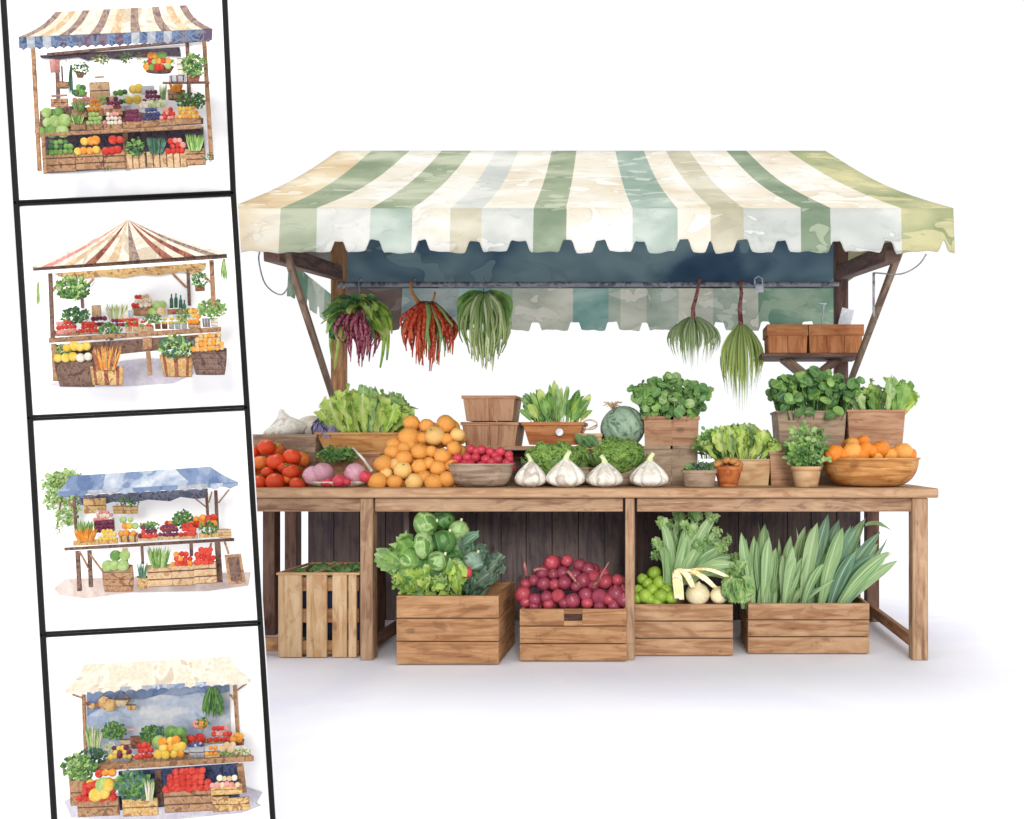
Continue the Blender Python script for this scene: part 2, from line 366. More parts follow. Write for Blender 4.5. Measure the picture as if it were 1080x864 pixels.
# ================================================================ the stall
stall=empty('market_stall',(-.46,.45,0),'long wooden market stall under a green and cream striped hip canopy','market stall')
TL,TR=-2.36,X(986); CT=Z(514.5)  # counter top height
b=MB()
ys=[-.06,.2,.46,.71,.97]
for i in range(4):
    y0,y1=ys[i],ys[i+1]; b.box(((TL+TR)/2+(.006 if i%2 else 0),(y0+y1)/2,CT-.024),(TR-TL,y1-y0-.005,.048),bev=.006)
b.part('counter_top',M['counter'],stall,False)
LX=[-2.28,X(389),X(664.5),X(968.5)]
lw=[.075,.062,.046,.078]
for a,c in zip(LX[:-1],LX[1:]):
    b=MB(); b.box(((a+c)/2,.0,CT-.048-.037),(c-a-.07,.03,.068),bev=.003); b.part('apron',M['leg'],stall,False)
for a,w in zip(LX,lw):
    b=MB(); b.box((a,0,(CT-.05)/2),(w,.07,CT-.05),bev=.004); b.part('leg',M['leg'],stall,False)
    b=MB(); b.box((a,.9,(CT-.05)/2),(w,.07,CT-.05),bev=.004); b.part('leg',M['darkw'],stall,False,'dark brown rear leg')
    b=MB(); b.box((a,.45,.07),(.035,.83,.06),bev=.004); b.part('stretcher',M['crate'] if a>1 else M['darkw'],stall,False)
b=MB(); b.box((-2.24,.55,(CT-.05)/2),(.07,.07,CT-.05),bev=.004); b.part('leg',M['darkw'],stall,False,'dark brown rear leg')
b=MB(); b.box((-2.0,.06,.06),(.35,.03,.07),bev=.003); b.part('stretcher',M['crate'],stall,False)
# back panelling: one board panel per bay
for (xa,xb,mt) in ((-2.20,LX[1]+.0,'panel_dark'),(LX[1]+.003,LX[2],'panel'),(LX[2]+.003,LX[3]-.06,'panel_dark')):
    b=MB(); x=xa
    while x<xb-.03:
        w=min(.155+R.uniform(-.01,.012),xb-x); b.box((x+w/2,.93,CT/2-.025),(w-.004,.02,CT-.052),bev=.002); x+=w
    b.box(((xa+xb)/2,.948,CT/2-.025),(xb-xa-.01,.012,CT-.056))
    b.part('back_panel',M[mt],stall,False)
for a in (LX[1]+.075,LX[2]-.0):   # inner dividers
    b=MB(); b.box((a,.60,(CT-.06)/2+.0),(.03,.5,CT-.12),bev=.002)
    b.part('divider',M['panel_dark'],stall,False)
# posts
PLx,PRx=X(350,.9),X(891,.9)
for px in (PLx,PRx):
    b=MB(); b.box((px,1.01,1.215),(.08,.07,2.43),bev=.005); b.part('post',M['crate'] if px<0 else M['beam'],stall,False)
# canopy corners
yF,yB,yR=-.45,1.84,.9
zE=Z(221,yF); zB=zE-.195; zRd=Z(160,yR); zEb=2.255
Fp=[238,297,334,392,436,475,509,563,597,667,714,750,784,845,876,950,1005]
Rp=[355,392,432,466,497,523,547,582,608,649,679,702,727,766,787,831,870]
Fx=[X(p,yF) for p in Fp]; Rx=[X(p,yR) for p in Rp]
Bx0,Bx1=-2.35,1.30
Bx=[Bx0+(Bx1-Bx0)*(x-Fx[0])/(Fx[-1]-Fx[0]) for x in Fx]
canvas=[cloth('canvas_tan',[(206,182,144),(222,206,176),(234,228,212)],.2),
 cloth('canvas_green',[(132,146,120),(156,167,140),(190,196,172)],.2),
 cloth('canvas_cream',[(216,204,182),(226,220,206),(234,233,228)],.2),
 cloth('canvas_mist',[(186,190,186),(200,204,198),(222,222,216)],.2),
 cloth('canvas_teal',[(140,162,148),(160,178,166),(196,207,197)],.2),
 cloth('canvas_sand',[(178,174,150),(196,190,168),(216,212,194)],.2),
 cloth('canvas_olive',[(152,160,120),(178,180,140),(206,200,156)],.2),
 cloth('canvas_deep_green',[(118,137,114),(138,154,130),(170,182,158)],.2)]
sm=[0,1,2,1,2,3,2,1,2,4,2,5,2,7,2,6]
svm=[0,1,3,4,2,5,3,7,2,4,2,5,3,7,3,6]
def sag(t,x): return -.035*math.sin(PI*t)+.006*math.sin(x*9)*math.sin(PI*t)
can=MB(); NY=12
def slope(A,Bv,ya,yb,za,zb,sms,sub=3):
    for i in range(16):
        for k in range(sub):
            vs=[];uv=[]
            for r in range(NY+1):
                t=r/NY
                for q in (k/sub,(k+1)/sub):
                    xa=A[i]+(A[i+1]-A[i])*q; xb=Bv[i]+(Bv[i+1]-Bv[i])*q
                    x=xa+(xb-xa)*t; vs.append((x,ya+(yb-ya)*t,za+(zb-za)*t+sag(t,x))); uv.append((x,t))
            fs=[[r*2,r*2+1,r*2+3,r*2+2] for r in range(NY)]
            can.add(vs,fs,sms[i],uv)
slope(Fx,Rx,yF,yR,zE,zRd,sm)
slope(Rx,Bx,yR,yB,zRd,zEb,sm)
# gable-like hip ends
def hip(i,mi):
    vs=[];uv=[]
    for r in range(NY+1):
        t=r/NY; f=Vector((Fx[i],yF,zE)).lerp(Vector((Rx[i],yR,zRd)),t); bk=Vector((Bx[i],yB,zEb)).lerp(Vector((Rx[i],yR,zRd)),t)
        f.z+=sag(t,f.x); bk.z+=sag(t,bk.x)
        vs+=[f,bk]; uv+=[(0,t),(1,t)]
    can.add(vs,[[r*2,r*2+1,r*2+3,r*2+2] for r in range(NY)],mi,uv)
hip(0,2); hip(16,6)
canopy=can.part('canopy',canvas,stall)
wm=canopy.modifiers.new('weld','WELD'); wm.merge_threshold=.0005
sd=canopy.modifiers.new('thickness','SOLIDIFY'); sd.thickness=.006; sd.offset=1
# valance with square scallops
notch=[(353,366),(390,403),(440,453),(494,508),(538,558),(592,606),(627,641),(668,682),(714,728),(746,752),(775,790),(816,830),(875,887),(930,942),(990,996)]
def valance(x0,x1,y0f,ztop,zbot,nts,stripes,mats,name,amp=.008,seed=0,par=None,along='x'):
    b=MB(); n=420; H=ztop-zbot; rows=6
    cols=[]
    for c in range(n+1):
        x=x0+(x1-x0)*c/n; d=0
        for (a,e) in nts:
            m=(a+e)/2; hw=abs(e-a)/2+.013; q=abs(x-m)
            if q<hw: d=max(d,min(1,(hw-q)/.024))
        d=d*d*(3-2*d)
        zb=zbot+d*.052*(H/.195)**.3+.004*math.sin(x*23+seed)+.002*math.sin(x*71)
        cols.append((x,zb))
    vs=[];uv=[]
    for (x,zb) in cols:
        for r in range(rows+1):
            t=r/rows; dy=-amp*t*(1+math.sin(x*17+seed)+.5*math.sin(x*41+seed*2))-.01*t
            if along=='x': vs.append((x,y0f+dy,ztop+(zb-ztop)*t))
            else: vs.append((y0f(x)+dy*.5,x,ztop+(zb-ztop)*t))
            uv.append((x,t))
    fi={}
    for c in range(n):
        xm=(cols[c][0]+cols[c+1][0])/2; s=0
        for i in range(len(stripes)):
            if stripes[i][0]<=xm: s=stripes[i][1]
        for r in range(rows):
            a=c*(rows+1)+r; b.f.append([a,a+1,a+rows+2,a+rows+1]); b.mi.append(s)
    b.v=[Vector(p) for p in vs]; b.uv=uv
    o=b.part(name,mats,par)
    if name=='front_valance': m=o.modifiers.new('thickness','SOLIDIFY'); m.thickness=.005
    return o
valance(Fx[0],Fx[-1],yF-.004,zE+.004,zB,[(X(a,yF),X(e,yF)) for a,e in notch],list(zip(Fx,svm)),canvas,'front_valance',par=canopy)
# rear drop, seen from inside the stall
back=[cloth('drop_slate',[(112,128,132),(140,154,152),(168,178,172)],.5),cloth('drop_sage',[(150,166,148),(176,188,170),(200,206,190)],.5),
      cloth('drop_sand',[(178,182,166),(206,206,188),(222,220,204)],.5),cloth('drop_teal',[(104,148,142),(136,172,162),(170,196,184)],.5),cloth('drop_dark',[(100,86,84),(122,106,100),(146,130,122)],.25),
      cloth('drop_green',[(98,132,112),(126,156,134),(160,180,156)],.5)]
bpx=[(300,4),(425,0),(452,0),(484,3),(520,1),(541,2),(570,2),(604,3),(642,1),(655,2),(682,1),(716,2),(752,1),(783,2),(800,5),(840,5),(862,5)]
nb=[(X(a,yB),X(e,yB)) for a,e in [(386,400),(424,440),(462,474),(500,512),(529,536),(560,570),(601,612),(640,652),(676,684),(713,720),(753,764),(801,812),(845,857)]]
valance(Bx0,Bx1,yB,zEb,Z(349,yB),nb,[(X(p,yB),m) for p,m in bpx],back,'back_valance',amp=.012,seed=2,par=canopy)
for sgn,(xa,xb) in ((-1,(Fx[0],Bx0)),):
    valance(.5,yB-.01,lambda yy,xa=xa,xb=xb:xa+(xb-xa)*(yy-yF)/(yB-yF),zE+.004,zB,[(y,y+.05) for y in (-.2,.0,.2,.4,.65,.9,1.15,1.4,1.65)],[(yF-.1,5 if sgn<0 else 1),(.1,0),(.5,5),(.9,1),(1.3,5)],back,'side_valance',amp=.006,par=canopy,along='y')
# sheet under the canopy, the underside's shade painted in as navy
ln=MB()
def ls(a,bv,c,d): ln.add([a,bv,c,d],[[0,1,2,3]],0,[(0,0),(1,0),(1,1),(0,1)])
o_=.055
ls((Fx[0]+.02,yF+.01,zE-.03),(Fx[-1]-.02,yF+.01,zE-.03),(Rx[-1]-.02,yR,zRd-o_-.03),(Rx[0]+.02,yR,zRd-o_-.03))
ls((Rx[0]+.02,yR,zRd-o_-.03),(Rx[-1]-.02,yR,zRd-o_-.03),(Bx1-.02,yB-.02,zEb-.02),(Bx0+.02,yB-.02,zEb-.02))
ln.part('underside_shade',cloth('navy_underside_shade',[(40,58,88),(66,94,118),(128,156,162)],.12,1.1),canopy,False)
# rafters, struts, rail
for s_,px_,fx,fpx in ((-1,PLx,X(293,-.3),301),(1,PRx,X(938,-.3),949)):
    b=MB(); b.beam((px_,.98,2.22-.06),(fx,-.36,Z(266,-.36)),.07,.085); b.part('rafter',M['beam'],stall,False)
    b=MB(); b.beam(P(fpx,264,-.3),P(354 if s_<0 else 896,428 if s_<0 else 405,.88),.03,.035); b.part('strut',M['strut'],stall,False)
b=MB(); b.beam((PLx+.04,1.0,2.40),(PRx-.04,1.0,2.40),.05,.05); b.part('top_beam',M['beam'],stall,False)
rail=MB(); rz=Z(298,.88); rail.tube([(PLx+.03,.93,rz),(PRx-.03,.93,rz)],.014,10); rail.tube([(PLx+.03,.93,rz-.005),(PLx+.06,.93,rz-.005)],.022,10)
for q in (590,705): rail.tube([(X(q,.93)-.01,.93,rz),(X(q,.93)+.012,.93,rz)],.02,10)
rail.part('hanging_rail',M['metal'],stall)
# loose cords
b=MB(); pts=[P(275,262,-.3),P(273,275,-.3),P(280,300,-.3),P(296,311,-.28),P(305,300,-.25),P(306,285,-.2)]
b.tube(smooth(pts),.0035,5); b.part('cord',M['metal'],stall)
b=MB(); b.tube(smooth([P(977,268,-.42),P(968,280,-.4),P(950,289,-.36),P(925,288,-.3),P(921,288,-.28)]),.0035,5); b.tube([P(921.5,288,-.28),P(921.5,334,-.28)],.006,6); b.part('cord',M['metal'],stall)
# ================================================================ produce kinds
def ballmesh(name,mat,sc=(1,1,1),lump=.12,dim=.15,n=18,m=12,tip=0,root=0):
    b=MB(); b.ball((0,0,0),1,sc,n,m,lump=lump)
    for v_ in b.v:
        r=math.hypot(v_.x,v_.y)
        if dim and v_.z>0: v_.z-=dim*math.exp(-(r/.3)**2)
        if tip and v_.z>0: v_.z+=tip*math.exp(-(r/.16)**2)
        if root and v_.z<0: v_.z-=root*math.exp(-(r/.12)**2)
    return b.mesh(name,mat)
cal=MB()
for k in range(5):
    a=k*2*PI/5; d=Vector((math.cos(a),math.sin(a),0)); cal.leaf((0,0,.86),d*.3+Vector((0,0,1.0)),d*.55+Vector((0,0,.88)),.2,'oval',(0,0,1),seg=4,acr=2)
cal.tube([(0,0,.84),(.03,0,1.05),(.1,0,1.2)],[.06,.045,.04],5)
calyx=cal.mesh('calyx',M['green'])
st=MB()
for k in range(5):
    a=k*2*PI/5; st.leaf((0,0,.84),Vector((math.cos(a)*.08,math.sin(a)*.08,.88)),Vector((math.cos(a)*.16,math.sin(a)*.16,.87)),.08,'oval',(0,0,1),seg=3,acr=2)
button=st.mesh('stem_button',M['dgreen'])
tomatoes=[ballmesh('tomato',M[m],(1,1,.88),.06,.14) for m in ('tomato','tomato2','tomato')]
oranges=[ballmesh('orange',M[m],(1,1,.95),.08,.1) for m in ('orange','orange2','orange','orange')]
deeporanges=[ballmesh('orange',M[m],(1,1,.93),.08,.1) for m in ('orange3','orange3','orange')]
radishes=[ballmesh('radish',M['berry'],(1,1,.98),.06,0,12,9,tip=.12)]
onions=[ballmesh('red_onion',M[m],(1,1,.93),.06,0,16,12,tip=.25,root=.12) for m in ('onion','onion2','onion')]
pinks=[ballmesh('pink_onion',M['pinkonion'],(1,1,1.05),.05,0,20,12,tip=.25)]
limes=[ballmesh('lime',M['lime'],(1,1,.98),.08,.1)]
wonion=[ballmesh('white_onion',M['whiteonion'],(1,1,.95),.05,0,20,12,tip=.3)]
def heap(lst,y0,pyb,name,meshes,label,cat,group,kids=(),k=1.0,back=True,crop=None,tilt=.7,dmax=9,rs=1.0):
    """lst of (px,py,rpx) read off the photograph; each one higher up the heap lies farther back"""
    for (a,c,r) in lst:
        if crop: a=crop[0]+a/crop[2]; c=crop[1]+c/crop[2]; r=r/crop[2]
        dz=(pyb-c-r)/S(y0); y=y0+min(dmax,max(0,dz)*k)+R.uniform(-.004,.004)
        rad=r/S(y)*rs; p=P(a,c,y)
        for q in range(2 if back else 1):
            pp=p+Vector((R.uniform(-.5,.5)*rad,rad*1.55,-rad*.35))*q
            me=R.choice(meshes)
            rr=(R.uniform(-tilt,tilt)-(.35 if tilt else 0),R.uniform(-tilt,tilt),R.uniform(0,6.28))
            put(name,me,pp,rad,rr,label,cat,group,kids if R.random()<.75 else ())
C3=(260,390,4.154); C4=(470,390,3.724); C5=(720,310,3.857); C6=(260,500,4.154); C7=(530,500,3.927); C8=(750,500,3.927)
heap([(88,340,38),(60,408,34),(128,403,40),(200,380,38),(52,495,36),(125,492,40),(222,503,34),(195,447,37),(25,355,28),(178,480,20),(15,430,30),(-20,470,34),(90,450,26),(160,430,24)],
     .06,519,'tomato',tomatoes,'red tomato in the heap at the left end of the counter','tomato','tomatoes heaped on the counter',(('calyx',calyx),),.8,True,C3)
heap([(722,235,37),(790,247,34),(875,238,42),(710,295,46),(825,290,44),(925,285,33),(878,305,30),(645,330,34),(692,345,32),(760,360,39),(910,345,34),(860,380,39),(690,390,38),(600,412,43),(640,362,35),(685,440,40),(760,425,36),(840,432,36),(575,490,42),(650,492,34),(735,492,40),(822,495,42),(878,480,36),(810,360,28),(772,300,30),(800,410,28),(655,415,30),(725,330,28),(780,470,30),(900,420,30),(612,455,28)],
     .08,518,'orange',oranges,'small yellow-orange fruit in the tall heap left of the radish bowl','orange','oranges in the tall heap',(('stem_button',button),),.75,True,C3)
# plate with pink onions
pl=MB(); pl.lathe(Vector((P(356,514.5,.12).x,.12,CT+.001)),[(.0,.0),(.10,.0),(.165,.022),(.17,.028),(.162,.026),(.10,.008),(0,.008)],36,1,.55); pl.thing('plate',M['cream'],P(356,515,.12),'shallow white plate of pink onions and radishes at the counter edge','plate')
for a,c,r in ((290,465,42),(335,452,44),(478,455,46)):
    heap([(a,c,r)],.10,515,'pink_onion',pinks,'pink and white onion lying on the shallow plate','onion','pink onions on the plate',(),.4,False,C3,1.0)
heap([(360,495,20),(405,487,28),(520,468,26),(340,497,16),(440,492,18)],.05,514,'radish',radishes,'small dark red radish lying on the shallow plate','radish','radishes on the plate',(),.3,False,C3)
b=MB(); b.tube([P(392,497,.02),P(384,485,.0),P(372,472,.0)],[.009,.007,.005],7,); b.thing('peeled_stalk',M['garlic'],P(392,497,.02),'thin white stalk leaning between the plate and the oranges','stalk')
# bowls
def bowl(px0,px1,pyt,pyb,y,mat,name,label,depth=.8,flut=0,foot=.5,lip=.008):
    cx=(px0+px1)/2; r=(px1-px0)/2/S(y); H=(pyb-pyt)/S(y); c=P(cx,pyb,y); c.z=CT+.001; H=Z(pyt,y)-CT
    b=MB(); pf=[]
    for i in range(9):
        t=i/8; pf.append((r*(foot+(1-foot)*math.sin(t*PI/2)**.8),H*(1-math.cos(t*PI/2))**1.0*1.0))
    pf=[(0,0)]+pf+[(r+lip,H+.002),(r+lip,H+.010),(r-.006,H+.010)]+[(max(.0,q[0]-.012),q[1]+.012) for q in pf[::-1] if q[1]+.012<H]+[(0,.014)]
    b.lathe(c,pf,40,1,depth,lobes=flut,amp=.05 if flut else 0)
    return b.thing(name,mat,c,label,'bowl')
bowl(475,542,491,517,.13,M['bowlg'],'serving_bowl','grey wooden bowl heaped with red radishes',.8,10,.55)
rad=[(100,312,19),(140,315,19),(175,322,18),(215,322,19),(248,335,18),(48,348,19),(85,345,19),(118,345,19),(158,353,20),(205,353,20),(240,366,19),(35,378,18),(65,380,19),(98,372,19),(138,380,20),(190,388,20),(225,394,19),(105,398,19),(150,402,18),(250,352,17),(75,368,16),(180,365,18),(25,362,15),(120,320,16),(195,338,18),(255,380,17)]
rad=[(a,min(c,384),r) for a,c,r in rad]
heap(rad,.07,505,'radish',radishes,'round red radish heaped in the grey wooden bowl','radish','radishes in the grey bowl',(),1.2,True,C4,dmax=.10)
bowl(868,968,485,513,.16,M['bowl'],'serving_bowl','wide shallow tan bowl full of oranges at the right end of the counter',.75,0,.42)
og=[(620,648,38),(690,645,42),(745,635,34),(805,632,38),(895,645,42),(735,600,28),(690,610,30),(655,655,30),(860,650,28),(790,668,30),(845,668,32),(725,672,36),(925,665,28),(600,660,24),(770,640,30)]
heap([(a,min(c,655),r) for a,c,r in og],.08,484,'orange',deeporanges,'bright orange lying in the wide tan bowl at the right','orange','oranges in the wide bowl',(('stem_button',button),),1.2,True,C5,dmax=.14)
# garlic
def garlic(px,pyb,y,rp,hp,stem,label,i):
    r=rp/S(y); h=hp/S(y); c=P(px,pyb,y); c.z=CT+.001; b=MB(); pf=[]
    for k in range(15):
        t=k/14; rr=math.sin(PI*min(1,(t*1.02)**.62))**.75*(1-t*.25) if t<.97 else .08
        pf.append((r*max(rr,.10+.0*t) if t>0 else r*.3, h*t))
    b.lathe(c,pf,90,1,.95,lobes=9,amp=.2)
    o=b.thing('garlic_bulb',M['garlic'],c,label,'garlic')
    s=MB(); s.tube([c+Vector((0,0,h*.9)),c+Vector((.006*stem,0,h*1.05)),c+Vector((.02*stem,0,h*1.2))],[r*.2,r*.13,r*.12],7); s.part('neck',M['stalk'],o)
    q=MB()
    for k in range(14):
        a=R.uniform(0,6.28); q.tube([c+Vector((math.cos(a)*r*.2,math.sin(a)*r*.2,.003)),c+Vector((math.cos(a)*r*.45,math.sin(a)*r*.45,.002))],[.002,.001],4)
    q.part('roots',M['twine'],o)
garlic(560,516,.06,17,29,-1,'leftmost white garlic bulb, beside the radish bowl',0)
garlic(597,517.5,.04,21,32,1,'large white garlic bulb with a green flush, second from the radish bowl',1)
garlic(638,517.5,.05,20,28,-1,'white garlic bulb, third in the row from the radish bowl',2)
garlic(685,516,.06,21,30,1,'rightmost white garlic bulb of the row, with faint pink streaks',3)
# broccoli
def broccoli(px,py,y,rp,label):
    r=rp/S(y); c=P(px,py,y); o=empty('broccoli',c-Vector((0,0,r*.5)),label,'broccoli')
    b=MB()
    b.ball(c,r*.86,(1.15,1,.8),20,12,lump=.1)
    for k in range(34):
        z=R.uniform(-.05,1); a=R.uniform(0,2*PI); q=math.sqrt(max(0,1-z*z)); d=Vector((q*math.cos(a)*1.12,q*math.sin(a),z*.78)); cl=c+d*r*.74; lr=r*R.uniform(.22,.34)
        b.ball(cl,lr*.92,(1,1,.9),10,7,lump=.15)
        for j in range(34):
            zz=R.uniform(-.3,1); aa=R.uniform(0,2*PI); qq=math.sqrt(max(0,1-zz*zz)); dd=Vector((qq*math.cos(aa),qq*math.sin(aa),zz)); b.ball(cl+dd*lr*.93,lr*R.uniform(.10,.18),(1,1,1),5,3)
    b.part('florets',M['broc'],o)
    s=MB(); s.tube([c-Vector((0,0,r*.6)),c],[r*.35,r*.5],10)
    for k in range(9):
        a=R.uniform(-PI,0) ; d=Vector((math.cos(a),math.sin(a)*.8,0))
        s.leaf(c-Vector((0,0,r*.5))+d*r*.3,c-Vector((0,0,r*.4))+d*r,c+d*r*1.2+Vector((0,0,r*.15)),r*.6,'oval',(0,-.3,1),.06)
    s.part('stem_leaves',M['lettuce2'],o)
broccoli(582,487,.26,27,'round green broccoli head behind the two left garlic bulbs')
broccoli(606,488,.34,20,'smaller broccoli head partly hidden behind the larger left one')
broccoli(651,483,.26,27,'bright green broccoli head left of the rightmost garlic bulb')
# small dark bowls carrying the broccoli
for (a,l) in ((592,'grey wooden bowl under the left broccoli heads'),(652,'grey wooden bowl under the right broccoli head')):
    bowl(a-34,a+34,495,512,.3,M['bowlg'],'broccoli_bowl',l,.6,0,.6)
# ================================================================ baskets and boxes
def rbox(name,px0,px1,pyt,pyb,y0,dep,mat,label,cat='basket',taper=.12,rim=True,splits=1,rimh=.018,mould=None,gap=None,bands=1):
    """tapered chip basket: four separate walls of veneer, a rim band, an inside floor"""
    s=S(y0); x0,x1=(px0-VX)/s,(px1-VX)/s; zt,zb=Z(pyt,y0),(CT+.001 if pyb>478 else Z(pyb,y0)); H=zt-zb; W=x1-x0; cx=(x0+x1)/2; cy=y0+dep/2; tw=W*taper/2; td=dep*taper/2
    o=empty(name,(cx,cy,zb),label,cat)
    th=.006
    def wallp(a,bq,c,d,n):   # bottom a,b ; top c,d ; n outward; split into veneer strips
        mb=MB()
        a,bq,c,d=map(Vector,(a,bq,c,d)); n=Vector(n)
        for k in range(splits):
            t0,t1=k/splits+.006,(k+1)/splits-.006
            q=[a.lerp(bq,t0),a.lerp(bq,t1),d.lerp(c,t1),d.lerp(c,t0)]
            j=R.uniform(0,9); vs=q+[p-n*th for p in q]
            w_=(bq-a).length
            uv=([(j,w_*t0+j),(j,w_*t1+j),(j+H,w_*t1+j),(j+H,w_*t0+j)] if splits>1 else [(j,j),(j+w_,j),(j+w_,j+H),(j,j+H)])*2
            mb.add(vs,[[0,1,2,3],[7,6,5,4],[0,4,5,1],[1,5,6,2],[2,6,7,3],[3,7,4,0]],0,uv)
        return mb
    y1=y0+dep
    B=[(x0+tw,y0+td,zb),(x1-tw,y0+td,zb),(x1-tw,y1-td,zb),(x0+tw,y1-td,zb)]; T=[(x0,y0,zt),(x1,y0,zt),(x1,y1,zt),(x0,y1,zt)]
    for i,(n,nm) in enumerate((((0,-1,0),'front_wall'),((1,0,0),'side_wall'),((0,1,0),'back_wall'),((-1,0,0),'side_wall'))):
        j=(i+1)%4; wallp(B[i],B[j],T[j],T[i],n).part(nm,mat,o,False)
    mb=MB(); mb.box((cx,cy,zb+.012),(W-2*tw-.01,dep-2*td-.01,.006)); mb.part('base',M['basket2'],o,False)
    if rim:
        mb=MB(); h=rimh; e=.004
        mb.box((cx,y0-e/2-.001,zt-h/2+.004),(W+.012,.006,h),bev=.001); mb.box((cx,y1+e/2+.001,zt-h/2+.004),(W+.012,.006,h),bev=.001)
        mb.box((x0-e/2-.001,cy,zt-h/2+.0045),(.006,dep,h),bev=.001); mb.box((x1+e/2+.001,cy,zt-h/2+.0045),(.006,dep,h),bev=.001)
        mb.part('rim',mat,o,False)
    return o
def crate(name,px0,px1,pyt,pyb,dep,mat,label,boards=3,y0=None,handle=None):
    y0=CH*F/(pyb-VY)-CD if y0 is None else y0
    s=S(y0); x0,x1=(px0-VX)/s,(px1-VX)/s; zt=Z(pyt,y0); W=x1-x0; H=zt-.004; cx=(x0+x1)/2; cy=y0+dep/2
    o=empty(name,(cx,cy,0),label,'crate'); bh=H/boards
    def panel(nm,c,w,axis):
        mb=MB()
        for k in range(boards):
            z=.004+bh*(k+.5); h=bh-.005
            sz=(w,.016,h) if axis=='x' else (.016,w,h)
            cc=Vector((c[0],c[1],z))+(Vector((0,R.uniform(-.0015,.0015),0)) if axis=='x' else Vector((R.uniform(-.0015,.0015),0,0)))
            if axis=='x' and nm=='front_panel' and handle and k==boards-1:
                a=.045*1.0; lo=.018   # hand hole: board cut into four pieces round the slot
                hz=z+h*.02
                mb.box((c[0]-w/4-a/2,c[1],z),(w/2-a,.016,h),bev=.002)
                mb.box((c[0]+w/4+a/2,c[1],z),(w/2-a,.016,h),bev=.002)
                mb.box((c[0],c[1],z+h/2-(h/2-lo)/2-.0),(2*a,.016,(h/2-lo)),bev=0); mb.box((c[0],c[1],z-h/2+(h/2-lo)/2),(2*a,.016,(h/2-lo)),bev=0)
            else: mb.box(cc,sz,bev=.002)
            if axis=='x':
                for sx in (-1,1):
                    for q in (-.25,.25): mb.tube([(c[0]+sx*(w/2-.015),c[1]-.0085,z+q*h),(c[0]+sx*(w/2-.015),c[1]-.0105,z+q*h)],.0028,6,mi=1)
        mb.part(nm,[mat,M['metal']],o,False)
    panel('front_panel',(cx,y0+.008),W,'x'); panel('back_panel',(cx,y0+dep-.008),W,'x')
    panel('side_panel',(x0+.009,cy),dep-.034,'y'); panel('side_panel',(x1-.009,cy),dep-.034,'y')
    mb=MB(); mb.box((cx,cy,.02),(W-.04,dep-.04,.012)); mb.part('floor_board',mat,o,False)
    if handle:
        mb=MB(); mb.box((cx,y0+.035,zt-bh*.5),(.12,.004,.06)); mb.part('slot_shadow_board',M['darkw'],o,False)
    return o,(x0,x1,y0,zt,cx,cy)
# stacked chip baskets
rbox('chip_basket',487,546,446,471,.44,.25,M['basket'],'brown chip basket at the bottom of the stack behind the radish bowl',splits=2)
rbox('chip_basket',488,543,418,444,.46,.22,M['basket'],'empty brown chip basket on top of the stack behind the radish bowl',splits=2)
